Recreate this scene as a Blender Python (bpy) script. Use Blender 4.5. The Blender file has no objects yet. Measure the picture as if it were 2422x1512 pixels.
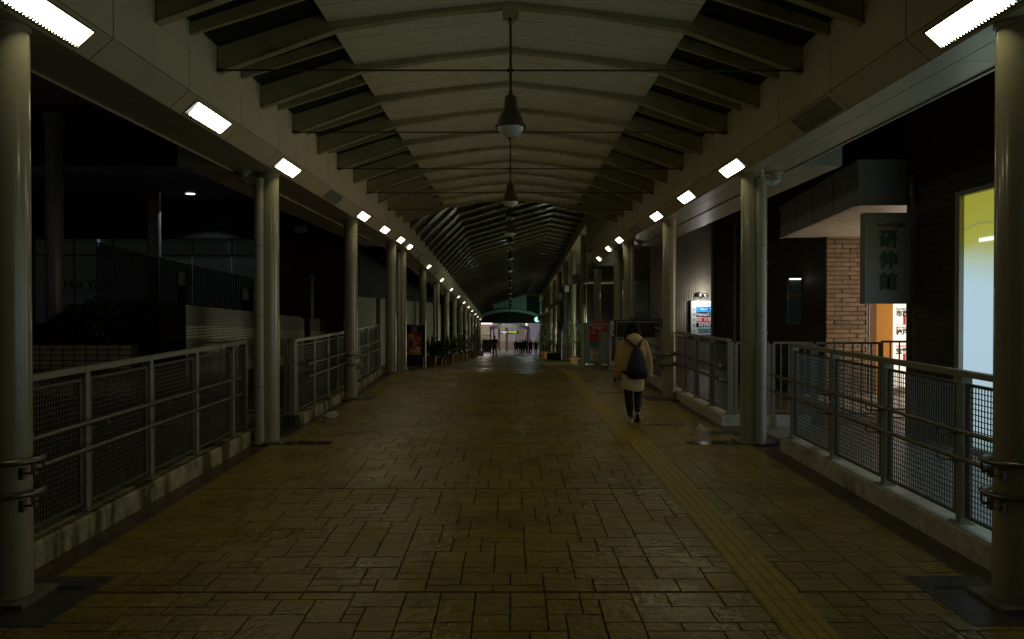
import bpy, bmesh, math, random
from mathutils import Vector, Matrix
R = math.radians
random.seed(7)
sc = bpy.context.scene
COL = sc.collection
F = 1883.0
CAMZ = 1.75

# ------------------------------------------------------------------ helpers
def interp(pts, x):
    if x <= pts[0][0]: return pts[0][1]
    for (a, b), (c, d) in zip(pts, pts[1:]):
        if x <= c: return b + (d - b) * (x - a) / (c - a)
    return pts[-1][1]
FLOOR = [(-8,-.17),(0,-.13),(5,-.05),(10.3,.035),(12.4,.0),(15.6,.01),(18.2,.05),(20.9,.095),(22,.05),(28.4,-.30),(83,-3.03),(140,-3.03)]
def fz(y): return interp(FLOOR, y)
def rz(y): return 0.0 if y < 22.2 else -(y - 22.2) * .05      # the far roof runs down with its ramp

class MB:
    def __init__(s): s.v = []; s.f = []; s.m = []; s.t = []
    def face(s, pts, mi=0, tint=.5):
        n = len(s.v); s.v += [tuple(p) for p in pts]; s.f.append(tuple(range(n, n + len(pts)))); s.m.append(mi); s.t.append(tint)
    def add(s, vs, fs, mi=0, tint=.5):
        n = len(s.v); s.v += [tuple(p) for p in vs]
        for f in fs: s.f.append(tuple(i + n for i in f)); s.m.append(mi); s.t.append(tint)
    def box(s, a, b, mi=0, tint=.5, M=None):
        x0, y0, z0 = a; x1, y1, z1 = b
        vs = [(x0,y0,z0),(x1,y0,z0),(x1,y1,z0),(x0,y1,z0),(x0,y0,z1),(x1,y0,z1),(x1,y1,z1),(x0,y1,z1)]
        if M is not None: vs = [M @ Vector(v) for v in vs]
        s.add(vs, [(0,3,2,1),(4,5,6,7),(0,1,5,4),(1,2,6,5),(2,3,7,6),(3,0,4,7)], mi, tint)
    def hexa(s, lo, hi, mi=0, tint=.5):      # two quads joined
        s.add(list(lo) + list(hi), [(0,3,2,1),(4,5,6,7),(0,1,5,4),(1,2,6,5),(2,3,7,6),(3,0,4,7)], mi, tint)
    def prism(s, poly, y0, y1, mi=0, tint=.5, dz0=0, dz1=0):  # xz polygon extruded along y
        n = len(poly)
        vs = [(x, y0, z + dz0) for x, z in poly] + [(x, y1, z + dz1) for x, z in poly]
        fs = [tuple(range(n)), tuple(range(2 * n - 1, n - 1, -1))]
        fs += [(i + n, (i + 1) % n + n, (i + 1) % n, i) for i in range(n)]
        s.add(vs, fs, mi, tint)
    def tube(s, path, r, n=12, mi=0, cap=True, tint=.5):
        path = [Vector(p) for p in path]; rs = r if isinstance(r, (list, tuple)) else [r] * len(path)
        rings = []; prev = None
        for i, p in enumerate(path):
            d = (path[min(i + 1, len(path) - 1)] - path[max(i - 1, 0)]).normalized()
            if prev is None:
                u = d.orthogonal().normalized() if abs(d.z) > .9 else d.cross(Vector((0,0,1))).normalized()
            else:
                u = (prev - d * prev.dot(d)).normalized()
            prev = u; w = d.cross(u)
            rings.append([p + (u * math.cos(2*math.pi*k/n) + w * math.sin(2*math.pi*k/n)) * rs[i] for k in range(n)])
        vs = [v for rg in rings for v in rg]; fs = []
        for i in range(len(rings) - 1):
            for k in range(n):
                a = i*n+k; b = i*n+(k+1) % n
                fs.append((a, b, b+n, a+n))
        if cap:
            fs.append(tuple(range(n - 1, -1, -1))); fs.append(tuple(range(len(vs) - n, len(vs))))
        s.add(vs, fs, mi, tint)
    def loft(s, rings, n=16, mi=0, tint=.5):    # rings: (cx,cy,cz,rx,ry[,tiltx])
        vs = []; fs = []
        for q in rings:
            cx, cy, cz, rx, ry = q[:5]; tl = q[5] if len(q) > 5 else 0
            for k in range(n):
                a = 2*math.pi*k/n
                x = rx*math.cos(a); y = ry*math.sin(a)
                vs.append((cx+x, cy+y*math.cos(tl), cz+y*math.sin(tl)))
        for i in range(len(rings)-1):
            for k in range(n):
                a = i*n+k; b = i*n+(k+1) % n
                fs.append((a, b, b+n, a+n))
        fs.append(tuple(range(n-1,-1,-1))); fs.append(tuple(range(len(vs)-n, len(vs))))
        s.add(vs, fs, mi, tint)
    def ball(s, c, r, sub=2, mi=0, sc_=(1,1,1)):
        bm = bmesh.new(); bmesh.ops.create_icosphere(bm, subdivisions=sub, radius=r)
        vs = [(v.co.x*sc_[0]+c[0], v.co.y*sc_[1]+c[1], v.co.z*sc_[2]+c[2]) for v in bm.verts]
        fs = [tuple(v.index for v in f.verts) for f in bm.faces]; bm.free(); s.add(vs, fs, mi)
    def lathe(s, prof, c, n=24, mi=0):
        s.loft([(c[0], c[1], c[2]+z, r, r) for r, z in prof], n, mi)
    def build(s, name, mats, parent=None, smooth=False, bevel=0, M=None, fix=True):
        me = bpy.data.meshes.new(name)
        vs = s.v if M is None else [tuple(M @ Vector(v)) for v in s.v]
        me.from_pydata(vs, [], s.f)
        if not isinstance(mats, (list, tuple)): mats = [mats]
        for m in mats: me.materials.append(m)
        me.polygons.foreach_set('material_index', s.m)
        at = me.attributes.new('tint', 'FLOAT', 'FACE'); at.data.foreach_set('value', s.t)
        if fix:
            bm = bmesh.new(); bm.from_mesh(me); bmesh.ops.recalc_face_normals(bm, faces=bm.faces); bm.to_mesh(me); bm.free()
        if smooth:
            me.shade_smooth() if hasattr(me, 'shade_smooth') else None
            try: me.set_sharp_from_angle(angle=R(38))
            except Exception: pass
        o = bpy.data.objects.new(name, me); COL.objects.link(o)
        if parent is not None: o.parent = parent
        if bevel:
            b = o.modifiers.new('bevel', 'BEVEL'); b.width = bevel; b.segments = 2; b.limit_method = 'ANGLE'
        return o

def tag(o, label=None, cat=None, group=None, kind=None):
    if label: o['label'] = label
    if cat: o['category'] = cat
    if group: o['group'] = group
    if kind: o['kind'] = kind
    return o
def thing(name, label, cat, loc=(0,0,0), rz_=0, group=None):
    o = bpy.data.objects.new(name, None); COL.objects.link(o); o.location = loc; o.rotation_euler = (0,0,rz_)
    o.empty_display_size = .2
    return tag(o, label, cat, group)
def copy_tree(root, loc=None, label=None, rotz=None, group=None):
    c = root.copy(); COL.objects.link(c)
    if loc is not None: c.location = loc
    if rotz is not None: c.rotation_euler = (0,0,rotz)
    if label: c['label'] = label
    if group: c['group'] = group
    for ch in list(root.children):
        d = ch.copy(); COL.objects.link(d); d.parent = c
        for g in list(ch.children):
            e = g.copy(); COL.objects.link(e); e.parent = d
    return c
ORD = ['first','second','third','fourth','fifth','sixth','seventh','eighth','ninth','tenth','eleventh','twelfth','thirteenth','fourteenth','fifteenth','sixteenth','seventeenth','eighteenth','nineteenth','twentieth']

# unprojection of a photo point (in 2421 x 1512 units) at distance Y
_p = R(.706); _t = R(.137)
_F = Vector((math.sin(_t)*math.cos(_p), math.cos(_t)*math.cos(_p), -math.sin(_p)))
_R = Vector((math.cos(_t), -math.sin(_t), 0)); _U = _R.cross(_F)
def cp(x, y, Y):
    d = _F + _R*((x-1210.5)/F) + _U*((756-y)/F)
    return Vector((0,0,CAMZ)) + d*(Y/d.y)

# ------------------------------------------------------------------ materials
def mat(name, col, rough=.5, metal=0, var=.12, nscale=6, bump=.0, bscale=40, spec=.5, coat=0, tint=0, dirt=None, emis=None, estr=0, trans=0, var2=0):
    m = bpy.data.materials.new(name); m.use_nodes = True
    nt = m.node_tree; N = nt.nodes; L = nt.links
    b = N['Principled BSDF']
    b.inputs['Roughness'].default_value = rough; b.inputs['Metallic'].default_value = metal
    b.inputs['Specular IOR Level'].default_value = spec; b.inputs['Coat Weight'].default_value = coat
    b.inputs['Coat Roughness'].default_value = .12
    b.inputs['Transmission Weight'].default_value = trans
    tc = N.new('ShaderNodeTexCoord')
    nz = N.new('ShaderNodeTexNoise'); nz.inputs['Scale'].default_value = nscale; nz.inputs['Detail'].default_value = 5
    L.new(tc.outputs['Object'], nz.inputs['Vector'])
    mr = N.new('ShaderNodeMapRange'); mr.inputs[1].default_value = .3; mr.inputs[2].default_value = .7
    mr.inputs[3].default_value = 1-var; mr.inputs[4].default_value = 1+var
    L.new(nz.outputs['Fac'], mr.inputs[0])
    mx = N.new('ShaderNodeMix'); mx.data_type = 'RGBA'; mx.blend_type = 'MULTIPLY'; mx.inputs[0].default_value = 1
    mx.inputs[6].default_value = (*col, 1); L.new(mr.outputs[0], mx.inputs[7])
    out = mx.outputs[2]
    if tint:
        at = N.new('ShaderNodeAttribute'); at.attribute_name = 'tint'
        m2 = N.new('ShaderNodeMapRange'); m2.inputs[3].default_value = 1-tint; m2.inputs[4].default_value = 1+tint
        L.new(at.outputs['Fac'], m2.inputs[0])
        x2 = N.new('ShaderNodeMix'); x2.data_type = 'RGBA'; x2.blend_type = 'MULTIPLY'; x2.inputs[0].default_value = 1
        L.new(out, x2.inputs[6]); L.new(m2.outputs[0], x2.inputs[7]); out = x2.outputs[2]
    if dirt:
        dcol, dscale, lo, hi, strch = dirt
        mp = N.new('ShaderNodeMapping'); mp.inputs['Scale'].default_value = strch; L.new(tc.outputs['Object'], mp.inputs[0])
        n2 = N.new('ShaderNodeTexNoise'); n2.inputs['Scale'].default_value = dscale; n2.inputs['Detail'].default_value = 8; n2.inputs['Roughness'].default_value = .65
        L.new(mp.outputs[0], n2.inputs['Vector'])
        m3 = N.new('ShaderNodeMapRange'); m3.inputs[1].default_value = lo; m3.inputs[2].default_value = hi
        L.new(n2.outputs['Fac'], m3.inputs[0])
        x3 = N.new('ShaderNodeMix'); x3.data_type = 'RGBA'; L.new(m3.outputs[0], x3.inputs[0])
        L.new(out, x3.inputs[6]); x3.inputs[7].default_value = (*dcol, 1); out = x3.outputs[2]
    L.new(out, b.inputs['Base Color'])
    if var2:
        m4 = N.new('ShaderNodeMapRange'); m4.inputs[1].default_value = .3; m4.inputs[2].default_value = .7
        m4.inputs[3].default_value = rough-var2; m4.inputs[4].default_value = rough+var2
        n4 = N.new('ShaderNodeTexNoise'); n4.inputs['Scale'].default_value = 1.3; n4.inputs['Detail'].default_value = 6
        L.new(tc.outputs['Object'], n4.inputs['Vector']); L.new(n4.outputs['Fac'], m4.inputs[0]); L.new(m4.outputs[0], b.inputs['Roughness'])
    if bump:
        n3 = N.new('ShaderNodeTexNoise'); n3.inputs['Scale'].default_value = bscale; n3.inputs['Detail'].default_value = 4
        L.new(tc.outputs['Object'], n3.inputs['Vector'])
        bp = N.new('ShaderNodeBump'); bp.inputs['Strength'].default_value = bump; bp.inputs['Distance'].default_value = .02
        L.new(n3.outputs['Fac'], bp.inputs['Height']); L.new(bp.outputs[0], b.inputs['Normal'])
    if emis:
        b.inputs['Emission Color'].default_value = (*emis, 1); b.inputs['Emission Strength'].default_value = estr
    return m

def brickmat(name, c1, c2, mortar, bw, bh, axes, rough=.6, msize=.012, bump=.5, offset=.5, spec=.4):
    m = bpy.data.materials.new(name); m.use_nodes = True
    nt = m.node_tree; N = nt.nodes; L = nt.links; b = N['Principled BSDF']
    b.inputs['Roughness'].default_value = rough; b.inputs['Specular IOR Level'].default_value = spec
    tc = N.new('ShaderNodeTexCoord'); sp = N.new('ShaderNodeSeparateXYZ'); cb = N.new('ShaderNodeCombineXYZ')
    L.new(tc.outputs['Object'], sp.inputs[0])
    L.new(sp.outputs[axes[0]], cb.inputs[0]); L.new(sp.outputs[axes[1]], cb.inputs[1])
    br = N.new('ShaderNodeTexBrick'); br.offset = offset
    br.inputs['Color1'].default_value = (*c1, 1); br.inputs['Color2'].default_value = (*c2, 1); br.inputs['Mortar'].default_value = (*mortar, 1)
    br.inputs['Scale'].default_value = 1; br.inputs['Mortar Size'].default_value = msize/2; br.inputs['Brick Width'].default_value = bw
    br.inputs['Row Height'].default_value = bh; br.inputs['Bias'].default_value = 0
    L.new(cb.outputs[0], br.inputs['Vector'])
    nz = N.new('ShaderNodeTexNoise'); nz.inputs['Scale'].default_value = 5; nz.inputs['Detail'].default_value = 6
    L.new(tc.outputs['Object'], nz.inputs['Vector'])
    mr = N.new('ShaderNodeMapRange'); mr.inputs[1].default_value = .3; mr.inputs[2].default_value = .7; mr.inputs[3].default_value = .75; mr.inputs[4].default_value = 1.2
    L.new(nz.outputs['Fac'], mr.inputs[0])
    mx = N.new('ShaderNodeMix'); mx.data_type = 'RGBA'; mx.blend_type = 'MULTIPLY'; mx.inputs[0].default_value = 1
    L.new(br.outputs['Color'], mx.inputs[6]); L.new(mr.outputs[0], mx.inputs[7]); L.new(mx.outputs[2], b.inputs['Base Color'])
    bp = N.new('ShaderNodeBump'); bp.inputs['Strength'].default_value = bump; bp.inputs['Distance'].default_value = .01; bp.invert = True
    L.new(br.outputs['Fac'], bp.inputs['Height']); L.new(bp.outputs[0], b.inputs['Normal'])
    return m

def glow(name, col, s):
    m = bpy.data.materials.new(name); m.use_nodes = True
    b = m.node_tree.nodes['Principled BSDF']; b.inputs['Base Color'].default_value = (.8,.8,.8,1)
    b.inputs['Emission Color'].default_value = (*col, 1); b.inputs['Emission Strength'].default_value = s
    return m

PAINT = (.40,.355,.225)
M = {}
M['fascia'] = mat('fascia_paint', (.56,.50,.32), .5, var=.07, nscale=2, bump=.03, bscale=150, dirt=((.22,.18,.09), 1.2, .62, .9, (1,.3,1)))
M['soffit'] = mat('soffit_paint', (.40,.36,.25), .33, var=.06, nscale=2, bump=.02, bscale=8)
M['rafter'] = mat('rafter_paint', (.42,.38,.20), .42, var=.12, nscale=5, dirt=((.13,.14,.05), 2.2, .55, .8, (1,4,1)))
M['panel'] = mat('ceiling_panel_paint', (.80,.75,.53), .27, var=.04, nscale=2, dirt=((.45,.41,.26), 2, .66, .95, (1,1,1)), var2=.06)
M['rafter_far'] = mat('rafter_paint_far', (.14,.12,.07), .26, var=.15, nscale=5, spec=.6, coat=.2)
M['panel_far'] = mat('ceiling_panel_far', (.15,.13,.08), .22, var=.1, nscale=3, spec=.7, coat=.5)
M['glass_roof'] = mat('roof_glazing', (.012,.013,.015), .25, var=.3, nscale=8, spec=.4)
M['dark'] = mat('dark_gap', (.012,.011,.009), .7, var=.2)
M['steel_dark'] = mat('rusty_rod', (.07,.055,.03), .6, metal=.3, var=.3, nscale=30)
M['column'] = mat('column_gloss_paint', (.36,.325,.205), .30, var=.07, nscale=4, bump=.035, bscale=14, coat=.6, dirt=((.19,.155,.085), 3.0, .54, .86, (1,1,.13)))
M['pipe'] = mat('pipe_plastic', (.38,.36,.30), .35, var=.08, nscale=5, dirt=((.2,.17,.1), 3, .6, .9, (1,1,.2)))
M['pave'] = mat('stamped_concrete', (.25,.178,.018), .37, var=.2, nscale=9, bump=.8, bscale=16, tint=.10, spec=.55, dirt=((.13,.095,.014), .7, .48, .75, (1,1,1)), var2=.2)
M['joint'] = mat('joint_concrete', (.035,.026,.014), .8, var=.3, nscale=20)
M['tactile'] = mat('tactile_yellow', (.36,.25,.014), .5, var=.15, nscale=14, bump=.15, bscale=60, dirt=((.28,.19,.02), 4, .55, .85, (1,1,1)))
M['kerb'] = mat('kerb_concrete', (.42,.36,.20), .7, var=.3, nscale=7, bump=.4, bscale=40, dirt=((.07,.075,.015), 2.2, .46, .58, (1.5,1.6,.5)))
M['kerb_grey'] = mat('kerb_concrete_clean', (.60,.56,.44), .5, var=.2, nscale=9, bump=.3, bscale=40, dirt=((.15,.10,.045), 1.6, .55, .72, (1,1,1)), var2=.2)
M['rail'] = mat('rail_paint', (.27,.255,.20), .42, var=.15, nscale=14, bump=.05, bscale=90, dirt=((.12,.09,.05), 8, .6, .8, (1,1,1)))
M['mesh'] = mat('mesh_wire', (.15,.14,.12), .4, metal=.3, var=.1)
M['frame_shade'] = mat('panel_frame_shade', (.10,.09,.07), .5, var=.2)  # frames darkened in colour to stand for their shaded side
M['stainless'] = mat('stainless', (.22,.20,.17), .36, metal=.9, var=.12, nscale=10)
M['base'] = mat('base_mortar', (.17,.16,.11), .6, var=.2, nscale=20, bump=.4)
M['granite'] = mat('wet_granite', (.045,.04,.045), .16, var=.3, nscale=60)
M['white_frame'] = mat('white_sheet', (.62,.62,.6), .4, var=.05)
M['grey_tile'] = brickmat('dark_grey_tile', (.070,.058,.052), (.056,.046,.042), (.016,.013,.011), .3, .3, (0,1), .45, .01, .3, offset=.5)
M['brown_tile'] = brickmat('red_brown_tile', (.095,.064,.046), (.078,.052,.037), (.018,.013,.01), .3, .3, (0,1), .38, .01, .4, offset=.5)
M['brick_dark_y'] = brickmat('dark_brick_side', (.085,.06,.042), (.065,.045,.033), (.03,.022,.016), .3, .09, (1,2), .6, .014, .7)
M['brick_dark_x'] = brickmat('dark_brick_front', (.085,.06,.042), (.065,.045,.033), (.03,.022,.016), .3, .09, (0,2), .6, .014, .7)
M['brick_pale'] = mat('pale_brick', (.26,.175,.11), .65, var=.15, nscale=12, bump=.35, bscale=50, tint=.28)
M['mortar'] = mat('mortar', (.15,.11,.06), .8, var=.2)
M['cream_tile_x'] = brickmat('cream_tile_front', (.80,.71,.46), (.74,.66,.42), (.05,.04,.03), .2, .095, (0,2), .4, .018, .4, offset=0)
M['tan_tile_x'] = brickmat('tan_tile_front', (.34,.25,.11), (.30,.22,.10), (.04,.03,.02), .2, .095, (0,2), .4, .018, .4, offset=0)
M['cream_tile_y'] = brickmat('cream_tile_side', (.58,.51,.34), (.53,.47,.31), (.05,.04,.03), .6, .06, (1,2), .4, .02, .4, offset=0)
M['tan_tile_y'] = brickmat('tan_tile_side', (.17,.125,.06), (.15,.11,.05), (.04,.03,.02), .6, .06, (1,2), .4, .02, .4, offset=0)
M['red_brick_x'] = brickmat('red_brick_front', (.10,.028,.016), (.08,.024,.014), (.02,.012,.01), .21, .07, (0,2), .6, .012, .4)
M['red_brick_y'] = brickmat('red_brick_side', (.08,.032,.02), (.065,.026,.016), (.02,.012,.01), 1.2, .6, (1,2), .6, .012, .4)
M['metal_panel'] = mat('grey_cladding', (.34,.35,.34), .38, metal=.1, var=.1, nscale=3)
M['soffit_warm'] = brickmat('slatted_soffit', (.58,.53,.42), (.56,.51,.41), (.2,.17,.12), 8, .10, (0,1), .45, .012, .5, offset=0)
M['sign_face'] = mat('sign_acrylic', (.185,.18,.15), .35, var=.06)
M['sign_green'] = mat('sign_green', (.004,.045,.022), .5)
M['sign_red'] = mat('sign_red', (.12,.008,.006), .5)
M['black'] = mat('black_plastic', (.012,.012,.013), .45)
M['tree_black'] = mat('dark_metal', (.03,.03,.032), .4, metal=.4)
M['wood'] = mat('door_wood', (.22,.10,.035), .5, var=.25, nscale=3, dirt=((.10,.04,.015), 6, .45, .7, (.5,1,9)))
M['orange'] = mat('orange_door', (.70,.29,.006), .4, var=.08)
M['glass_dim_glow'] = mat('dark_glass_dim_glow', (.030,.042,.038), .12, var=.2, spec=.6, emis=(.6,1,.9), estr=.0035)  # faint teal emission put in to lift the dark panes and sign plate
M['frame'] = mat('window_frame', (.30,.29,.25), .4, metal=.2)
M['plaster'] = mat('plaster', (.42,.38,.30), .7, var=.1, bump=.1)
M['hall'] = mat('hall_wall', (.62,.56,.42), .6, var=.08, nscale=.6)
M['hall_lilac'] = mat('hall_wall_lilac', (.52,.50,.62), .5, var=.08, nscale=.8)
M['hall_base'] = mat('hall_stone_base', (.42,.31,.26), .5, var=.12)
M['teal'] = mat('gable_panel', (.34,.42,.38), .5, var=.06)
M['leaf'] = mat('leaf', (.022,.042,.012), .45, var=.4, nscale=20, tint=.5)
M['leaf_bright'] = mat('leaf_bright', (.055,.12,.015), .45, var=.3, nscale=20, tint=.4)
M['leaf_red'] = mat('leaf_red', (.085,.03,.02), .45, var=.4, nscale=20, tint=.5)
M['bark'] = mat('bark', (.06,.045,.03), .8, var=.3, nscale=30, bump=.3)
M['soil'] = mat('soil', (.02,.015,.01), .9)
M['terracotta'] = mat('planter_clay', (.20,.095,.03), .6, var=.2, nscale=8, bump=.1)
M['pot_tan'] = mat('planter_tan', (.34,.20,.07), .6, var=.2, nscale=8, bump=.1)
M['coat'] = mat('tan_coat', (.56,.36,.16), .8, var=.14, nscale=9, bump=.8, bscale=14, spec=.2)
M['hood'] = mat('pale_hood_lining', (.62,.47,.22), .9, var=.12, nscale=20, bump=.6, bscale=60)
M['dress'] = mat('cream_skirt', (.74,.60,.38), .85, var=.12, nscale=6, bump=.3, bscale=25, spec=.2)
M['tights'] = mat('black_tights', (.008,.008,.010), .7)
M['skin'] = mat('skin', (.42,.24,.15), .5, var=.06)
M['hair'] = mat('black_hair', (.006,.005,.004), .75, var=.3, nscale=60, spec=.2)
M['navy'] = mat('navy_bag', (.010,.009,.022), .55, var=.3, nscale=8, bump=.3, bscale=30)
M['shoe'] = mat('shoe_white', (.58,.54,.46), .5, var=.08)
M['cloth_dark'] = mat('dark_clothes', (.012,.012,.014), .8, var=.3)
M['cloth_green'] = mat('dark_green_coat', (.012,.02,.014), .8, var=.3)
M['cloth_navy'] = mat('dark_navy_coat', (.010,.012,.022), .8, var=.3)
M['poster_red'] = mat('poster_red', (.42,.025,.015), .45)
M['poster_white'] = mat('poster_white', (.62,.62,.60), .4)
M['poster_grey'] = mat('board_grey', (.30,.33,.34), .5, var=.05)
M['poster_yellow'] = mat('poster_yellow', (.60,.42,.03), .45)
M['poster_navy'] = mat('poster_navy', (.012,.016,.09), .45)
M['poster_blue'] = mat('poster_blue', (.03,.13,.42), .45)
M['poster_teal'] = mat('poster_teal', (.04,.25,.22), .45)
M['poster_skin'] = mat('poster_skin', (.45,.30,.22), .5)
M['lamp_cover'] = mat('unlit_louvre', (.20,.21,.19), .35, var=.1, nscale=30)
M['lantern_glass'] = mat('lantern_glass', (.60,.58,.54), .4)
M['globe_off'] = mat('pendant_glass', (.62,.64,.62), .35)
M['shade'] = mat('pendant_shade', (.045,.040,.022), .28, var=.15, nscale=14, coat=.4)
LAMP = 12.0
M['lamp'] = glow('lit_diffuser', (1,.94,.60), LAMP)
M['lamp_end'] = glow('lit_end_reflector', (.80,.95,.85), .45)
M['lamp2'] = glow('lit_diffuser_weak', (1,.92,.68), LAMP*.55)
M['lamp_far'] = glow('lit_diffuser_far', (1,.80,.86), 7)
M['down'] = glow('downlight_lens', (.95,.98,1), 3)
M['down_warm'] = glow('warm_downlight_lens', (1,.95,.65), 3)

# ------------------------------------------------------------------ camera, world
cam = bpy.data.cameras.new('camera'); co = bpy.data.objects.new('camera', cam); COL.objects.link(co)
cam.sensor_width = 36; cam.lens = 28; cam.clip_end = 600; cam.clip_start = .05
co.location = (0,0,CAMZ); co.rotation_euler = (R(90-.706), 0, R(-.137)); sc.camera = co
w = bpy.data.worlds.new('World'); sc.world = w; w.use_nodes = True
nt = w.node_tree; bg = nt.nodes['Background']
sky = nt.nodes.new('ShaderNodeTexSky'); sky.sky_type = 'NISHITA'; sky.sun_disc = False; sky.sun_elevation = R(-4); sky.sun_rotation = R(200)
nt.links.new(sky.outputs[0], bg.inputs[0]); bg.inputs[1].default_value = .12
sc.view_settings.view_transform = 'Standard'; sc.view_settings.look = 'None'; sc.view_settings.exposure = 0; sc.view_settings.gamma = 1
sc.cycles.use_denoising = True; sc.cycles.max_bounces = 8; sc.cycles.diffuse_bounces = 5; sc.cycles.use_light_tree = True
sc.cycles.sample_clamp_indirect = 3

# ------------------------------------------------------------------ ground and paving
ys = sorted(set([p[0] for p in FLOOR] + [float(i) for i in range(-8, 24)] + [140]))
b = MB()
for a, c in zip(ys, ys[1:]):
    b.face([(-70,a,fz(a)-.014),(70,a,fz(a)-.014),(70,c,fz(c)-.014),(-70,c,fz(c)-.014)])
o = b.build('ground', M['brown_tile'], fix=False); tag(o, kind='structure')

BX = 3.06
b = MB()
for a, c in zip(ys, ys[1:]):
    if c > 84: c = 84
    b.face([(-BX,a,fz(a)-.009),(BX,a,fz(a)-.009),(BX,c,fz(c)-.009),(-BX,c,fz(c)-.009)], 1)
    if c == 84: break
rj = random.Random(3)
joints = [-1.4, 1.05, 3.05, 5.05, 7.8, 10.22, 12.15] + [12.15+2.65*k for k in range(1, 28)]
SZ = [((3,2),5),((2,2),5),((3,1),3),((2,1),3),((4,2),2),((2,3),2),((3,3),.8),((4,1),.8)]
for j0, j1 in zip(joints, joints[1:]):
    if j0 > 83: break
    nr = max(1, round((j1-j0-.02)/.115)); mz = (j1-j0-.02)/nr; nc = 56; mx_ = 2*BX/nc
    occ = [[0]*nc for _ in range(nr)]
    for r in range(nr):
        for c in range(nc):
            if occ[r][c]: continue
            opts = []
            for (wd, dp), wt in SZ:
                if c+wd <= nc and r+dp <= nr and all(not occ[r+i][c+k] for i in range(dp) for k in range(wd)): opts.append(((wd,dp),wt))
            if not opts: opts = [((1,1),1)]
            (wd, dp) = rj.choices([q[0] for q in opts], [q[1] for q in opts])[0]
            for i in range(dp):
                for k in range(wd): occ[r+i][c+k] = 1
            x0 = -BX+c*mx_; x1 = x0+wd*mx_; y0 = j0+.01+r*mz; y1 = y0+dp*mz
            g = .003
            x0 += g; x1 -= g; y0 += g; y1 -= g
            def edge(p, q, n):
                out = []
                for i in range(n):
                    t = i/n; out.append([p[0]+(q[0]-p[0])*t+rj.uniform(-.0035,.0035), p[1]+(q[1]-p[1])*t+rj.uniform(-.0035,.0035)])
                return out
            nn = 3 if j0 < 24 else 1
            pts = edge((x0,y0),(x1,y0),nn)+edge((x1,y0),(x1,y1),nn)+edge((x1,y1),(x0,y1),nn)+edge((x0,y1),(x0,y0),nn)
            cx = (x0+x1)/2; cy = (y0+y1)/2; hh = rj.uniform(-.001,.0015); tn = rj.random()
            ins = .0035; n = len(pts)
            lo = [(p[0],p[1],fz(p[1])-.0088) for p in pts]
            sx = 1-ins*2/(x1-x0); sy = 1-ins*2/(y1-y0)
            hi = [(cx+(p[0]-cx)*sx, cy+(p[1]-cy)*sy, fz(p[1])+.001+hh) for p in pts]
            b.add(lo+hi, [tuple(range(n,2*n))]+[(i,(i+1)%n,(i+1)%n+n,i+n) for i in range(n)], 0, tn)
o = b.build('walkway_paving', [M['pave'], M['joint']], fix=False); tag(o, kind='structure')

# tactile strip
b = MB()
def strip_x(y): return interp([(-3,1.53),(10.0,1.53),(11.4,1.455),(22,1.455),(84,1.42)], y)
y = -2.0
while y < 60:
    L_ = .3
    x0 = strip_x(y); x0b = strip_x(y+L_); z0 = fz(y)+.004; z1 = fz(y+L_)+.004
    t = rj.random()
    b.hexa([(x0+.002,y+.003,z0-.006),(x0+.298,y+.003,z0-.006),(x0b+.298,y+L_-.003,z1-.006),(x0b+.002,y+L_-.003,z1-.006)],
           [(x0+.002,y+.003,z0),(x0+.298,y+.003,z0),(x0b+.298,y+L_-.003,z1),(x0b+.002,y+L_-.003,z1)], 0, t)
    if y < 40:
        for k in range(4):
            c = .0375+.075*k
            b.hexa([(x0+c-.026,y+.002,z0),(x0+c+.026,y+.002,z0),(x0b+c+.026,y+L_-.002,z1),(x0b+c-.026,y+L_-.002,z1)],
                   [(x0+c-.022,y+.005,z0+.007),(x0+c+.022,y+.005,z0+.007),(x0b+c+.022,y+L_-.005,z1+.007),(x0b+c-.022,y+L_-.005,z1+.007)], 0, t)
    y += L_
o = b.build('tactile_path', M['tactile'], fix=False); tag(o, kind='structure')

# grey tile pads round the near columns, wet granite strips beside the second columns
def patch(name, x0, x1, y0, y1, m, dz):
    b = MB(); b.hexa([(x0,y0,fz(y0)-.02),(x1,y0,fz(y0)-.02),(x1,y1,fz(y1)-.02),(x0,y1,fz(y1)-.02)], [(x0,y0,fz(y0)+dz),(x1,y0,fz(y0)+dz),(x1,y1,fz(y1)+dz),(x0,y1,fz(y1)+dz)])
    return tag(b.build(name, m), kind='structure')
for s in (-1, 1):
    xs = sorted((s*2.65, s*3.29))
    patch('pavement_tile_pad', xs[0], xs[1], 4.52, 5.33, M['grey_tile'], .005)
    patch('pavement_tile_pad', xs[0], xs[1], 15.2, 16.0, M['grey_tile'], .005)
    xs = sorted((s*2.3, s*3.5)); patch('pavement_granite_strip', xs[0], xs[1], 10.1, 10.36, M['granite'], .006)
    xs = sorted((s*2.75, s*3.28)); patch('pavement_drain_slot', xs[0], xs[1], 5.10, 5.15, M['black'], .0075)
patch('pavement_drain_slot', 2.0, 2.95, 11.95, 12.03, M['granite'], .006)
b = MB()
for k in range(8): b.box((2.75+k*0,11.0+k*.035,fz(11)+.004),(3.3,11.0+k*.035+.018,fz(11)+.010))
tag(b.build('pavement_drain_grate', M['stainless']), kind='structure')

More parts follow.
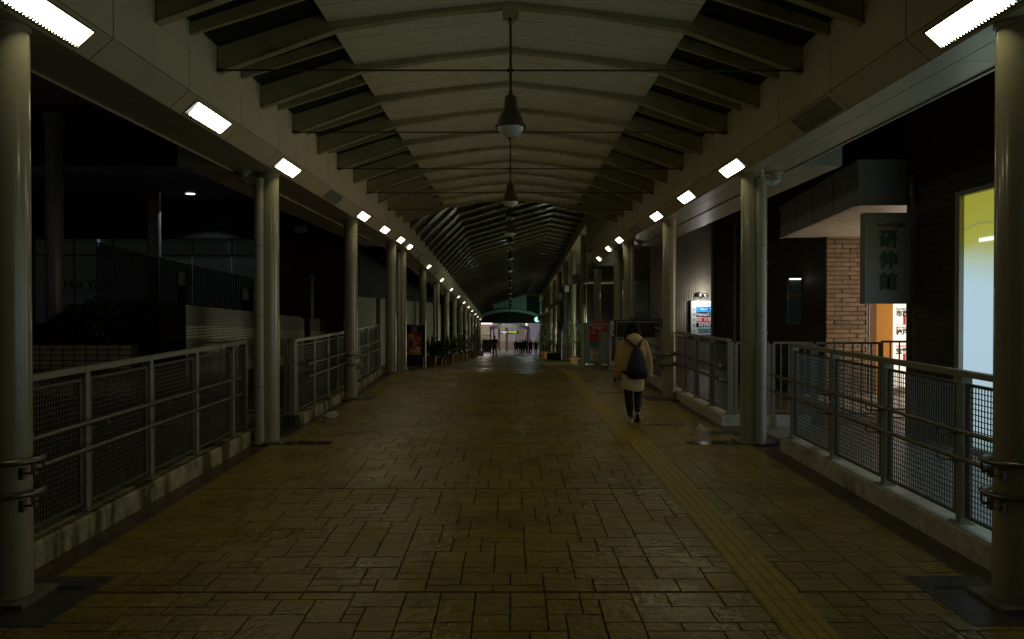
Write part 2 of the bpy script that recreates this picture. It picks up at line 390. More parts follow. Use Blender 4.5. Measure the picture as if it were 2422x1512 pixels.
# ------------------------------------------------------------------ kerbs
def kerb(pts, wdt, s, h, m, name='kerb'):
    b = MB(); tot = 0
    for (xa, ya), (xb, yb) in zip(pts, pts[1:]):
        n = max(1, round(abs(yb-ya)/1.2))
        for i in range(n):
            t0 = i/n; t1 = (i+1)/n; g = .004
            y0 = ya+(yb-ya)*t0+g; y1 = ya+(yb-ya)*t1-g; x0 = xa+(xb-xa)*t0; x1 = xa+(xb-xa)*t1
            q = .018
            b.add([(s*x0,y0,fz(y0)-.03),(s*(x0+wdt),y0,fz(y0)-.03),(s*(x0+wdt),y0,fz(y0)+h),(s*(x0+q),y0,fz(y0)+h),(s*x0,y0,fz(y0)+h-q),
                   (s*x1,y1,fz(y1)-.03),(s*(x1+wdt),y1,fz(y1)-.03),(s*(x1+wdt),y1,fz(y1)+h),(s*(x1+q),y1,fz(y1)+h),(s*x1,y1,fz(y1)+h-q)],
                  [(0,1,2,3,4),(9,8,7,6,5),(0,5,6,1),(1,6,7,2),(2,7,8,3),(3,8,9,4),(4,9,5,0)], 0, rj.random())
    return tag(b.build(name, m), kind='structure')
kerb([(3.3,-3),(3.3,10.35)], .27, -1, .17, M['kerb'])
kerb([(3.3,-3),(3.33,9.8)], .27, 1, .17, M['kerb_grey'])
kerb([(3.17,12.0),(3.3,20.6)], .27, -1, .15, M['kerb'])
kerb([(3.2,12.0),(3.3,20.6)], .27, 1, .15, M['kerb_grey'])
b = MB(); b.box((-5.2,12.0,-.02),(-3.45,12.25,.15)); tag(b.build('kerb', M['kerb']), kind='structure')
b = MB(); b.box((3.48,12.0,-.02),(4.05,12.3,.14)); tag(b.build('kerb', M['kerb_grey']), kind='structure')

# ------------------------------------------------------------------ railings
def rail_section(name, label, s, x, y0, y1, posts, hand, top_h=1.325, kh=.17, hx=.16, hend=(None,None)):
    """x(y) lateral position of the rail, s side sign"""
    t = thing(name, label, 'railing', (s*x(y0), y0, fz(y0)), 0, 'mesh railings along both edges of the walkway')
    Minv = Matrix.Translation((-s*x(y0), -y0, -fz(y0)))
    P = lambda xx, yy, h: (s*xx, yy, fz(yy)+h)
    b = MB()   # top rail: flat cap following the slope
    for a, c in zip(posts, posts[1:]):
        b.hexa([P(x(a)-.035,a,top_h-.045),P(x(a)+.035,a,top_h-.045),P(x(c)+.035,c,top_h-.045),P(x(c)-.035,c,top_h-.045)],
               [P(x(a)-.035,a,top_h),P(x(a)+.035,a,top_h),P(x(c)+.035,c,top_h),P(x(c)-.035,c,top_h)])
    b.build('top_rail', M['rail'], t, M=Minv)
    for a in posts:
        b = MB(); b.hexa([P(x(a)-.030,a-.032,kh),P(x(a)+.055,a-.032,kh),P(x(a)+.055,a+.032,kh),P(x(a)-.030,a+.032,kh)],
                         [P(x(a)-.030,a-.032,top_h-.046),P(x(a)+.055,a-.032,top_h-.046),P(x(a)+.055,a+.032,top_h-.046),P(x(a)-.030,a+.032,top_h-.046)])
        b.hexa([P(x(a)-.06,a-.07,kh),P(x(a)+.06,a-.07,kh),P(x(a)+.06,a+.07,kh),P(x(a)-.06,a+.07,kh)],[P(x(a)-.06,a-.07,kh+.012),P(x(a)+.06,a-.07,kh+.012),P(x(a)+.06,a+.07,kh+.012),P(x(a)-.06,a+.07,kh+.012)])
        b.build('post', M['rail'], t, M=Minv)
    for a, c in zip(posts, posts[1:]):
        b = MB(); ya = a+.095; yc = c-.095; lo = kh+.07; hi = top_h-.115
        far = a > 12
        pv = .036 if not far else .05; ph = .040 if not far else .05; wr = .0032 if not far else .003
        n = max(2, int((yc-ya)/pv))
        for i in range(n+1):
            yy = ya+(yc-ya)*i/n
            b.hexa([P(x(yy)-wr,yy-wr,lo),P(x(yy)+wr,yy-wr,lo),P(x(yy)+wr,yy+wr,lo),P(x(yy)-wr,yy+wr,lo)],
                   [P(x(yy)-wr,yy-wr,hi),P(x(yy)+wr,yy-wr,hi),P(x(yy)+wr,yy+wr,hi),P(x(yy)-wr,yy+wr,hi)])
        nh = int((hi-lo)/ph)
        for k in range(nh+1):
            h = lo+(hi-lo)*k/nh; e = .005
            b.hexa([P(x(ya)-wr+e,ya,h-wr),P(x(ya)+wr+e,ya,h-wr),P(x(yc)+wr+e,yc,h-wr),P(x(yc)-wr+e,yc,h-wr)],
                   [P(x(ya)-wr+e,ya,h+wr),P(x(ya)+wr+e,ya,h+wr),P(x(yc)+wr+e,yc,h+wr),P(x(yc)-wr+e,yc,h+wr)])
        pn = b.build('mesh_panel', M['mesh'], t, fix=False, M=Minv)
        b = MB()
        fb_ = [P(x(ya)-.013,ya-.04,lo-.022),P(x(yc)-.013,yc+.04,lo-.022),P(x(yc)-.013,yc+.04,hi+.022),P(x(ya)-.013,ya-.04,hi+.022)]
        fi_ = [P(x(ya)-.013,ya-.002,lo),P(x(yc)-.013,yc+.002,lo),P(x(yc)-.013,yc+.002,hi),P(x(ya)-.013,ya-.002,hi)]
        dv = Vector((s*.026,0,0)); vv = [Vector(q) for q in fb_+fi_]; vv = vv+[q+dv for q in vv]
        ff = []
        for i in range(4):
            j = (i+1) % 4
            ff += [(i,j,4+j,4+i),(8+i,12+i,12+j,8+j),(i,8+i,8+j,j),(4+i,4+j,12+j,12+i)]
        b.add(vv, ff); b.build('panel_frame', M['frame_shade'], t, M=Minv)
    if hand:
        ha, hb = hand
        for h in (.925, .725):
            b = MB(); n = 24
            b.tube([P(x(ha+(hb-ha)*i/n)-hx, ha+(hb-ha)*i/n, h-.018) for i in range(n+1)], .0185, 12)
            b.build('handrail', M['stainless'], t, smooth=True, M=Minv)
            for a in posts:
                if a < ha+.05 or a > hb-.02: continue
                b = MB(); z = fz(a)+h
                b.tube([(s*(x(a)-.025),a+.055,z-.085),(s*(x(a)-hx+.02),a+.055,z-.085),(s*(x(a)-hx),a+.055,z-.07),(s*(x(a)-hx),a+.055,z-.03)], .007, 8)
                b.box((min(s*(x(a)-.031),s*(x(a)-.026)),a+.02,z-.115),(max(s*(x(a)-.031),s*(x(a)-.026)),a+.075,z-.055))
                b.build('handrail_bracket', M['stainless'], t, smooth=True, M=Minv)
    return t
rail_section('mesh_railing', 'grey mesh railing with two tube handrails in the left foreground', -1, lambda y: 3.42, .75, 10.59,
             [.75,1.88,3.01,4.14,5.27,6.40,7.54,8.64,9.77,10.25], (.6, 9.65))
rail_section('mesh_railing', 'grey mesh railing with two tube handrails in the right foreground', 1, lambda y: 3.43, .3, 9.65,
             [.3,1.45,2.6,3.75,4.9,6.02,7.25,8.42,9.62], (.2, 10.0))
rail_section('mesh_railing', 'grey mesh railing left of the walkway behind the pipe column', -1, lambda y: 3.29+.13*(y-12.0)/8.5, 12.1, 20.5,
             [12.08,12.2,13.4,14.5,15.35,16.6,17.7,18.9,20.5], (12.35, 20.0), 1.30, .15)
rail_section('mesh_railing', 'grey mesh railing right of the walkway beyond the person', 1, lambda y: 3.33+.08*(y-12.0)/8.5, 12.1, 20.5,
             [12.08,13.2,14.35,15.35,16.6,17.7,18.9,20.5], (12.0, 20.0), 1.30, .15)

# vertical bar fences
def bar_fence(label, x0, x1, y, z0, h, pitch=.11, m='rail', posts=2):
    t = thing('bar_fence', label, 'fence', (x0, y, z0), 0, 'fences of upright bars beside the walkway')
    L_ = x1-x0
    b = MB(); b.box((0,-.02,h-.035),(L_,.02,h)); b.build('top_rail', M[m], t)
    b = MB(); b.box((0,-.015,.07),(L_,.015,.10)); b.build('bottom_rail', M[m], t)
    for k in range(posts):
        xx = L_*k/(posts-1); b = MB(); b.box((xx-.025,-.024,-.06),(xx+.025,.024,h-.036)); b.build('post', M[m], t)
    n = max(2, int(L_/pitch))
    for i in range(1, n):
        xx = L_*i/n
        b = MB(); b.box((xx-.009,-.009,.101),(xx+.009,.009,h-.036)); b.build('bar', M[m], t)
    return t
bar_fence('short upright bar fence between the pipe column and the mesh railing at left', -4.25, -3.42, 12.15, .13, 1.14)
bar_fence('short upright bar fence right of the pipe column at right', 3.45, 3.95, 12.15, .12, 1.14, .12)
bar_fence('second upright bar fence just left of the right railing corner', 4.02, 4.62, 12.15, .12, 1.14, .12)
bar_fence('upright bar fence in front of the brick pillar', 4.75, 5.75, 12.35, .05, 1.2, .13)
bar_fence('upright bar fence in front of the orange door', 6.02, 7.5, 12.9, .05, 1.2, .14, posts=3)
bar_fence('pale upright bar fence beside the cream tiled wall at far left', -7.6, -5.6, 16.2, -.05, 1.15, .28, posts=3)
b = MB(); b.box((3.98,11.86,.0),(4.5,11.98,.155)); b.box((3.97,11.85,.155),(4.51,11.99,.165))
tag(b.build('white_block', M['white_frame'], bevel=.006), 'pale low box standing under the bar fence right of the pipe column', 'box')

# ------------------------------------------------------------------ columns
CR = .133; CX = 3.12
near_y = [4.95, 10.3, 15.6, 20.9]
far_y = [22.95, 28.4, 33.8, 39.2, 44.6, 50.0, 55.3, 60.7, 66.1, 71.5, 77.0, 81.0]
GL = 'round columns along the left of the walkway'; GRt = 'round columns along the right of the walkway'
def column(s, y, idx):
    right2 = s > 0 and y > 30
    top = (CAMZ+1.75+rz(y)) if not right2 else (CAMZ+3.715+rz(y))
    side = 'left' if s < 0 else 'right'
    desc = 'round beige steel column, ' + ORD[idx] + ' from the camera on the ' + side
    if y < 6: desc = 'thick glossy beige column filling the ' + side + ' edge, wrapped by two tube rings'
    elif abs(y-10.3) < .1: desc = 'round beige column with a rain downpipe, nearest pipe column on the ' + side
    elif abs(y-15.6) < .1: desc = 'round beige column with two tube rings beyond the ' + side + ' pipe column'
    t = thing('round_column', desc, 'column', (s*CX, y, fz(y)), 0, GL if s < 0 else GRt)
    b = MB(); b.tube([(0,0,-.03),(0,0,(top-fz(y))*.5),(0,0,top-fz(y)+.01)], CR, 40 if y < 30 else 20)
    b.build('shaft', M['column'], t, smooth=True)
    if y < 21:
        b = MB(); b.box((-.2,-.2,-.01),(.2,.2,.03)); b.build('base_plate', M['base'], t, bevel=.004)
        b = MB(); b.tube([(0,0,top-fz(y)-.035),(0,0,top-fz(y)-.002)], CR+.012, 32); b.build('collar', M['column'], t, smooth=True)
    if y in (4.95, 4.88, 15.6):
        for h in (.87, .67):
            b = MB(); rr = .185
            # ring passes the walkway face of the column and returns to the railing line
            pth = []
            for k in range(15):
                a = R(-115+230*k/14)
                pth.append((-s*rr*math.cos(a), rr*math.sin(a), h))
            pth = [(pth[0][0]+s*.10, pth[0][1]-.05, h)]+pth+[(pth[-1][0]+s*.10, pth[-1][1]+.05, h)]
            b.tube(pth, .02, 12); b.build('ring_rail', M['stainless'], t, smooth=True)
            b = MB(); e = 1 
            for q in (-1, 1):
                b.tube([(-s*(CR+.0),q*.06,h-.075),(-s*(rr-.01),q*.06,h-.075),(-s*rr,q*.06,h-.06),(-s*rr,q*.06,h-.012)], .008, 8)
                xx = sorted((-s*(CR-.02), -s*(CR+.005))); b.box((xx[0],q*.06-.02,h-.11),(xx[1],q*.06+.02,h-.04))
            b.build('ring_bracket', M['stainless'], t, smooth=True)
    pipe = (abs(y-10.3) < .1) or (s < 0 and abs(y-22.95) < .1) or (s > 0 and abs(y-20.9) < .1) or (s < 0 and abs(y-33.8)<.1)
    if pipe:
        H = top-fz(y); px = s*.075; py = -.155
        b = MB(); ex = s*.26
        b.tube([(px,py,.0),(px,py,H-.17),(px+s*.015,py,H-.135),(px+s*.05,py,H-.12),(ex-s*.03,py,H-.12),(ex,py,H-.10),(ex,py,H-.002)], .058, 18)
        for hh in (.12, H-.17): b.tube([(px,py,hh),(px,py,hh+.09)], .063, 18)
        b.tube([(ex-s*.045,py,H-.12),(ex-s*.075,py,H-.12)], .064, 18)
        b.tube([(ex,py,H-.02),(ex,py,H-.004)], .10, 18)
        pp = b.build('downpipe', M['pipe'], t, smooth=True)
        b = MB()
        for hh in (.72, 1.62, 2.52):
            b.tube([(px,py,hh),(px,py,hh+.022)], .0605, 18); b.box((px-.075,py-.008,hh+.004),(px-.058,py+.05,hh+.018))
        b.build('pipe_clip', M['rail'], pp, smooth=True)
        if s > 0 and y < 12:
            b = MB(); b.tube([(.175,-.03,0),(.175,-.03,H-.25),(.16,-.03,H-.19),(.13,-.03,H-.15)], .016, 10)
            for hh in (.5,1.4,2.3): b.box((.13,-.055,hh),(.2,-.012,hh+.03))
            b.build('conduit', M['pipe'], t, smooth=True)
    return t
for s in (-1, 1):
    for i, y in enumerate(near_y+far_y):
        column(s, 4.88 if (s > 0 and i == 0) else y, i)

# ------------------------------------------------------------------ roof
def H(h): return CAMZ+h
def roof(name, label, y0, y1, ribs, eave_right=True, boards_y=None, fasc_r=None):
    t = thing(name, label, 'roof', (0, y0, 0))
    T = Matrix.Translation((0, -y0, 0))
    def pr(poly, a, c, mi=0, bld=None): bld.prism([(x, H(z)) for x, z in poly], a, c, mi, .5, rz(a), rz(c))
    far = y0 > 20
    for y in ribs:
        b = MB(); w_ = .035 if not far else .035
        if eave_right:
            prof = [(-2.79,2.27),(-1.66,2.675),(-.8,2.82),(0,2.90),(.8,2.82),(1.66,2.675),(2.79,2.27),(2.79,2.51),(1.7,2.86),(.8,2.90),(0,2.975),(-.8,2.90),(-1.7,2.86),(-2.79,2.51)]
        else:
            prof = [(-2.79,2.27),(-1.70,3.38),(0,3.88),(1.70,4.36),(2.92,4.12),(2.92,4.24),(1.70,4.46),(0,3.98),(-1.72,3.50),(-2.79,2.45)]
        pr(prof, y-w_, y+w_, 0, b)
        # bottom flange
        fl = prof[:7] if eave_right else prof[:5]
        for p, q in zip(fl, fl[1:]):
            b.hexa([(p[0],y-.05,H(p[1]-.006)+rz(y)),(q[0],y-.05,H(q[1]-.006)+rz(y)),(q[0],y+.05,H(q[1]-.006)+rz(y)),(p[0],y+.05,H(p[1]-.006)+rz(y))],
                   [(p[0],y-.05,H(p[1]+.004)+rz(y)),(q[0],y-.05,H(q[1]+.004)+rz(y)),(q[0],y+.05,H(q[1]+.004)+rz(y)),(p[0],y+.05,H(p[1]+.004)+rz(y))])
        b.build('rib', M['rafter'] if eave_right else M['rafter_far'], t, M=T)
    bays = list(zip(ribs, ribs[1:]))
    for a, c in bays:
        m_ = (a+c)/2
        for s in ((-1,1) if eave_right else ()):
            b = MB(); b.prism([(s*2.79,H(2.405)),(s*1.745,H(2.735)),(s*1.745,H(2.855)),(s*2.79,H(2.512))], m_-.024, m_+.024, 0, .5, rz(m_), rz(m_))
            b.build('small_rafter', M['rafter'], t, M=T)
        b = MB(); n = 3
        for i in range(n):
            ya = a+.035+(c-a-.07)*i/n+.009; yb = a+.035+(c-a-.07)*(i+1)/n-.009
            if eave_right: poly = [(-1.74,2.745),(-.8,2.862),(0,2.945),(.8,2.862),(1.74,2.745),(1.74,2.84),(0,3.0),(-1.74,2.84)]
            else: poly = [(-2.78,2.40),(-1.72,3.46),(0,3.95),(1.70,4.43),(2.92,4.20),(2.92,4.24),(1.70,4.47),(0,3.99),(-1.72,3.50),(-2.78,2.44)]
            pr(poly, ya, yb, 0, b)
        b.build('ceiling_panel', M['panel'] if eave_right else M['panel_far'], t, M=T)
    # glazing / deck above
    b = MB(); st = ribs[0]-.3; en = ribs[-1]+.3
    segs = [(st, en)] if not far else [(st+(en-st)*i/6, st+(en-st)*(i+1)/6) for i in range(6)]
    for a, c in segs:
        if eave_right: poly = [(-2.95,2.47),(-1.74,2.862),(0,3.01),(1.74,2.862),(2.95,2.47),(2.95,2.54),(1.74,2.94),(0,3.10),(-1.74,2.94),(-2.95,2.54)]
        else: poly = [(-2.95,2.40),(-1.74,3.52),(0,4.01),(1.70,4.49),(3.3,4.26),(3.3,4.34),(1.70,4.6),(0,4.12),(-1.74,3.63),(-2.95,2.47)]
        pr(poly, a, c, 0, b)
    b.build('roof_glazing', M['glass_roof'], t, M=T)
    return t, T
ribs1 = [10.33+1.3265*k for k in range(-8, 9)]      # -0.28 .. 20.94
ribs2 = [22.4+1.33*k for k in range(0, 44)]
t1, T1 = roof('walkway_roof', 'pale ribbed gable roof over the near level walkway', -.6, 21.5, ribs1)
t2, T2 = roof('walkway_roof', 'darker ribbed roof over the far sloping walkway', 22.0, 80, ribs2, eave_right=False)

def fascia(t, T, s, y0, y1, phase, soff_end=None, wide=None):
    """boxed eave beam: upper board, face panels, slanted panels, soffit strips"""
    pl = 1.3265
    seams = [phase+pl*k for k in range(-60, 80)]
    seams = [y0]+[q for q in seams if y0+.02 < q < y1-.02]+[y1]
    X = lambda v: s*v
    def pr(b, poly, a, c): b.prism([(X(x), H(z)) for x, z in poly], a, c, 0, .5, rz(a), rz(c))
    b = MB(); u = MB(); d = MB()
    for a, c in zip(seams, seams[1:]):
        a += .007; c -= .007
        pr(b, [(2.784,1.908),(2.784,2.248),(2.84,2.248),(2.84,1.93)], a, c)
        pr(d, [(2.787,1.900),(2.954,1.753),(2.99,1.79),(2.82,1.94)], a, c)
    b.build('fascia_board', M['fascia'], t, M=T)
    d.build('slanted_board', M['fascia'], t, M=T)
    for a, c in zip(seams, seams[1:]):
        pr(u, [(2.80,2.262),(2.80,2.56),(2.85,2.56),(2.85,2.262)], a+.002, c-.002)
    u.build('upper_board', M['fascia'], t, M=T)
    k = MB(); 
    for a, c in zip(seams, seams[1:]):
        pr(k, [(2.845,1.96),(2.845,2.52),(3.46,2.52),(3.46,1.80),(3.01,1.80)], a, c)
    k.build('beam_core', M['dark'], t, M=T)
    f = MB()
    big = seams[::2] if seams[::2][-1] == seams[-1] else seams[::2]+[seams[-1]]
    for a, c in zip(big, big[1:]):
        pr(f, [(2.957,1.750),(3.149,1.750),(3.149,1.79),(2.975,1.79)], a+.003, c-.003)
        pr(f, [(3.157,1.750),(3.50,1.750),(3.50,1.79),(3.157,1.79)], a+.003, c-.003)
        pr(f, [(3.49,1.735),(3.515,1.735),(3.515,2.3),(3.49,2.3)], a+.003, c-.003)
    f.build('soffit_board', M['soffit'], t, M=T)
fascia(t1, T1, -1, -2.0, 22.1, 5.62)
fascia(t1, T1, 1, -2.0, 22.1, 5.62)
fascia(t2, T2, -1, 22.2, 80.5, 5.62+1.3265*13)
fascia(t2, T2, 1, 22.2, 27.2, 5.62+1.3265*13)
# tie rods with their little brackets
for i in range(-2, 5):
    y = 7.68+2.653*i
    for_ = MB(); for_.tube([(-2.79,y-.045,H(2.285)),(2.79,y-.045,H(2.285))], .009, 8)
    for q in (-2.76, 0, 2.76): for_.box((q-.03,y-.06,H(2.27)),(q+.03,y-.03,H(2.30)))
    for_.build('tie_rod', M['steel_dark'], t1, smooth=True, M=T1)
# side ceilings joining the walkway to the buildings
for s in (-1, 1):
    b = MB(); xs = sorted((s*3.52, s*4.03))
    for a, c in ((9.68,12.3),(12.31,15),(15.01,22)):
        b.box((xs[0],a,H(1.75)),(xs[1],c,H(1.98)))
    bb = b.build('side_soffit', M['metal_panel'] if s > 0 else M['soffit'], t1, M=T1)
    b = MB(); xs = sorted((s*3.52, s*4.02))
    b.box((xs[0],9.70,H(1.742)),(xs[1],21.9,H(1.749))); b.build('side_soffit_lining', M['soffit'], t1, M=T1)
for i in range(7):
    a = 22.3+8.35*i; c = a+8.34
    b = MB(); lo_ = 3.72 if i else 2.58
    b.prism([(2.925,H(lo_)),(3.4,H(lo_)),(3.4,H(4.25)),(2.925,H(4.25))], a, c, 0, .5, rz(a), rz(c)); b.build('eave_beam', M['rafter'], t2, M=T2)
    b = MB(); b.prism([(3.41,H(3.72)),(5.2,H(3.72)),(5.2,H(3.8)),(3.41,H(3.8))], a, c, 0, .5, rz(a), rz(c)); b.build('side_ceiling', M['soffit'], t2, M=T2)
b = MB(); b.prism([(-2.9,H(2.6)),(-2.9,H(3.5)),(0,H(4.6)),(3.0,H(4.5)),(3.0,H(2.6)),(1.74,H(2.97)),(0,H(3.12)),(-1.74,H(2.97))], 21.6, 21.7); b.build('step_gable', M['rafter'], t2, M=T2)

# ------------------------------------------------------------------ eave lights
def eave_light(s, y, lit, label, far=False):
    t = thing('eave_light', label, 'light', (s*2.871, y, H(1.826)+rz(y)), 0, 'lights recessed in the slanted eave boards')
    n = Vector((-s*.66, 0, -.75)).normalized(); u = Vector((-s*.75, 0, .66)).normalized()
    def pt(a, h, d): return Vector((0,a,0))+u*h+n*d
    b = MB(); L_ = .45; W = .090
    for (a0,a1,h0,h1) in ((-L_,L_,W-.014,W),(-L_,L_,-W,-W+.014),(-L_,-L_+.014,-W+.014,W-.014),(L_-.014,L_,-W+.014,W-.014)):
        b.hexa([pt(a0,h0,-.004),pt(a1,h0,-.004),pt(a1,h1,-.004),pt(a0,h1,-.004)], [pt(a0,h0,.009),pt(a1,h0,.009),pt(a1,h1,.009),pt(a0,h1,.009)])
    b.build('frame', M['lamp_cover'] if not lit else M['rail'], t)
    b = MB(); b.face([pt(-L_+.014,-W+.014,.005),pt(L_-.014,-W+.014,.005),pt(L_-.014,W-.014,.005),pt(-L_+.014,W-.014,.005)])
    if lit:      # the tubes stop short of one end, where only the reflector shows
        e0, e1 = (-L_+.014, L_-.014); ee = .085
        b = MB(); b.face([pt(e0+ee,-W+.014,.005),pt(e1,-W+.014,.005),pt(e1,W-.014,.005),pt(e0+ee*.5,W-.014,.005)])
        b2 = MB(); b2.face([pt(e0,-W+.014,.005),pt(e0+ee,-W+.014,.005),pt(e0+ee*.5,W-.014,.005),pt(e0,W-.014,.005)]); b2.build('end_reflector', M['lamp_end'], t, fix=False)
    o = b.build('diffuser', (M['lamp'] if y < 24 else M['lamp2']) if lit else M['lamp_cover'], t, fix=False)
    if lit and y < 24:
        b = MB(); nt_ = 26; vs = [pt(e0,-W+.015,.0095)]; rq = random.Random(int(y*10))
        for q in range(nt_):
            c0 = e0+(e1-e0)*q/nt_; c1 = e0+(e1-e0)*(q+1)/nt_; hh = rq.uniform(.008,.02)
            vs += [pt(c0+.004,-W+.016,.0095),pt(c0+.009,-W+.016+hh,.0095),pt(c1-.009,-W+.016+hh,.0095),pt(c1-.004,-W+.016,.0095)]
        vs.append(pt(e1,-W+.015,.0095)); vs += [pt(e1,-W+.006,.0095),pt(e0,-W+.006,.0095)]
        b.face(vs); b.build('louvre_teeth', M['lamp_cover'], t, fix=False)
    if lit:
        for q in (-.3, .3):
            b = MB(); b.hexa([pt(q-.012,-W-.008,.0),pt(q+.012,-W-.008,.0),pt(q+.012,-W+.02,.0),pt(q-.012,-W+.02,.0)],[pt(q-.012,-W-.008,.014),pt(q+.012,-W-.008,.014),pt(q+.012,-W+.02,.014),pt(q-.012,-W+.02,.014)])
            b.build('catch', M['rail'], t)
    return t
lefts = [(2.3,0),(4.97,1),(7.62,1),(10.3,1),(12.95,0),(15.6,1),(18.25,1),(20.9,1)]+[(22.95+2.7*k, (k % 2 == 0)) for k in range(22)]
rights = [(2.3,0),(4.97,1),(7.5,0),(10.3,1),(12.95,1),(15.6,1),(18.25,0),(20.9,1),(23.4,1),(25.9,1)]
for side, s, lst in (('left', -1, lefts), ('right', 1, rights)):
    nl = nd = 0
    for (y, lit) in lst:
        if y < 3: continue
        if lit:
            nm = ORD[nl] if nl < 20 else 'last'; nl += 1
            lab = 'glowing white rectangular eave light, %s lit one from the camera on the %s' % (nm, side)
        else:
            nm = ORD[nd] if nd < 20 else 'last'; nd += 1
            lab = 'unlit grey rectangular eave light, %s dark one from the camera on the %s' % (nm, side)
        eave_light(s, y, bool(lit), lab)

# ------------------------------------------------------------------ pendants
def pendant(y, label):
    t = thing('pendant_lamp', label, 'lamp', (0.005, y, H(0)+rz(y)), 0, 'bell shaped pendants hung along the ridge')
    b = MB(); b.box((-.078,-.05,2.79),(.078,.05,2.90)); b.build('mounting_box', M['rafter'], t, bevel=.004)
    b = MB(); b.lathe([(.045,2.79),(.042,2.78),(.014,2.73)], (0,0,0), 16); b.tube([(0,0,2.06),(0,0,2.74)], .0135, 12); b.build('rod', M['shade'], t, smooth=True)
    b = MB(); b.lathe([(.010,2.10),(.022,2.095),(.022,2.06),(.045,2.055),(.060,2.03),(.063,1.94),(.066,1.93),(.085,1.90),(.115,1.84),(.135,1.78),(.150,1.765),(.150,1.75),(.14,1.748),(.128,1.765),(.04,1.9)], (0,0,0), 32)
    b.build('shade', M['shade'], t, smooth=True)
    b = MB(); b.lathe([(.128,1.77),(.126,1.745),(.112,1.715),(.085,1.69),(.045,1.675),(.01,1.672)], (0,0,0), 32); b.build('globe', M['globe_off'], t, smooth=True)
    return t
p0 = pendant(7.68, 'dark bell shaped pendant lamp nearest the camera, unlit')
for i, y in enumerate([12.98, 18.3, 23.7, 29.1, 34.4, 39.7, 45.1, 50.4, 55.8, 61.1, 66.5, 71.8, 77.0]):
    copy_tree(p0, (0.005, y, H(0)+rz(y)+(1.07 if y > 22 else 0)), 'dark bell shaped pendant lamp, %s from the camera along the ridge' % ORD[i+1])

# ------------------------------------------------------------------ text
def text(s, size, m, parent, Mx, name='lettering', extr=.002, off=0, ax='CENTER'):
    cu = bpy.data.curves.new('t', 'FONT'); cu.body = s; cu.size = size; cu.extrude = extr; cu.offset = off; cu.align_x = ax; cu.align_y = 'CENTER'
    cu.resolution_u = 3
    o = bpy.data.objects.new('t', cu); COL.objects.link(o)
    dg = bpy.context.evaluated_depsgraph_get(); dg.update()
    me = bpy.data.meshes.new_from_object(o.evaluated_get(dg)); bpy.data.objects.remove(o)
    me.transform(Mx); me.materials.clear(); me.materials.append(m); me.name = name
    r = bpy.data.objects.new(name, me); COL.objects.link(r); r.parent = parent
    return r
def FR(x, y, z): return Matrix.Translation((x, y, z)) @ Matrix.Rotation(R(90), 4, 'X')   # faces the camera (-y)

# ------------------------------------------------------------------ right building
FX = 5.6
rb = thing('brick_building', 'dark brick building with a lit frosted window along the right edge', 'building', (FX, 5, 0))
TB = Matrix.Translation((-FX, -5, 0))
wy0 = 1.2; wy1 = 10.0; wz0 = .02; wz1 = 3.22
b = MB()
b.box((FX,-4,-.3),(FX+.3,wy0,5.6)); b.box((FX,wy1,-.3),(FX+.3,11.25,5.6)); b.box((FX,wy0,wz1),(FX+.3,wy1,5.6)); b.box((FX,wy0,-.3),(FX+.3,wy1,wz0))
b.build('wall', M['brick_dark_y'], rb, M=TB)
b = MB(); b.box((FX+.3,11.1,-.3),(9,11.25,5.6)); b.build('corner_wall', M['brick_dark_x'], rb, M=TB)
b = MB()
for a, c in zip(ys, ys[1:]):
    if c > 12 : continue
    b.face([(3.6,a,fz(a)-.009),(FX-.01,a,fz(a)-.009),(FX-.01,c,fz(c)-.009),(3.6,c,fz(c)-.009)])
tag(b.build('pavement_lit_strip', brickmat('slab_light_grey', (.30,.30,.27), (.26,.26,.235), (.08,.07,.06), .3, .3, (0,1), .35, .01, .3), fix=False), kind='structure')  # ground colour paled to carry the window and door light
# window frame, mullions, pane
def pane_mat():
    m = bpy.data.materials.new('frosted_pane_lit'); m.use_nodes = True; nt = m.node_tree; N = nt.nodes; L = nt.links; b = N['Principled BSDF']
    b.inputs['Base Color'].default_value = (.3,.35,.36,1); b.inputs['Roughness'].default_value = .35
    tc = N.new('ShaderNodeTexCoord'); sp = N.new('ShaderNodeSeparateXYZ'); L.new(tc.outputs['Object'], sp.inputs[0])
    nz = N.new('ShaderNodeTexNoise'); nz.inputs['Scale'].default_value = .8; L.new(tc.outputs['Object'], nz.inputs['Vector'])
    ma = N.new('ShaderNodeMath'); ma.operation = 'MULTIPLY_ADD'; ma.inputs[1].default_value = .35; L.new(nz.outputs['Fac'], ma.inputs[0]); L.new(sp.outputs[2], ma.inputs[2])
    mr = N.new('ShaderNodeMapRange'); mr.inputs[1].default_value = 0; mr.inputs[2].default_value = 3.4; L.new(ma.outputs[0], mr.inputs[0])
    cr = N.new('ShaderNodeValToRGB'); e = cr.color_ramp.elements
    e[0].position = .0; e[0].color = (.03,.09,.08,1); e[1].position = 1; e[1].color = (.21,.20,.018,1)
    for p, c in ((.06,(.10,.18,.17,1)),(.14,(.27,.38,.42,1)),(.45,(.30,.42,.50,1)),(.66,(.30,.42,.48,1)),(.74,(.28,.36,.27,1)),(.80,(.25,.26,.05,1)),(.86,(.24,.24,.025,1)),(.863,(.15,.16,.05,1)),(.872,(.23,.23,.03,1))):
        q = e.new(p); q.color = c
    L.new(mr.outputs[0], cr.inputs[0]); L.new(cr.outputs[0], b.inputs['Emission Color']); b.inputs['Emission Strength'].default_value = 1.35
    return m
win = MB(); win.face([(FX+.05,wy0,wz0),(FX+.05,wy1,wz0),(FX+.05,wy1,wz1),(FX+.05,wy0,wz1)])
wf = MB()
for yy in (wy1-.05, 6.9, 4.0, wy0): wf.box((FX-.015,yy-(.05 if yy > 9 else 0),wz0),(FX+.045,yy+.05,wz1))
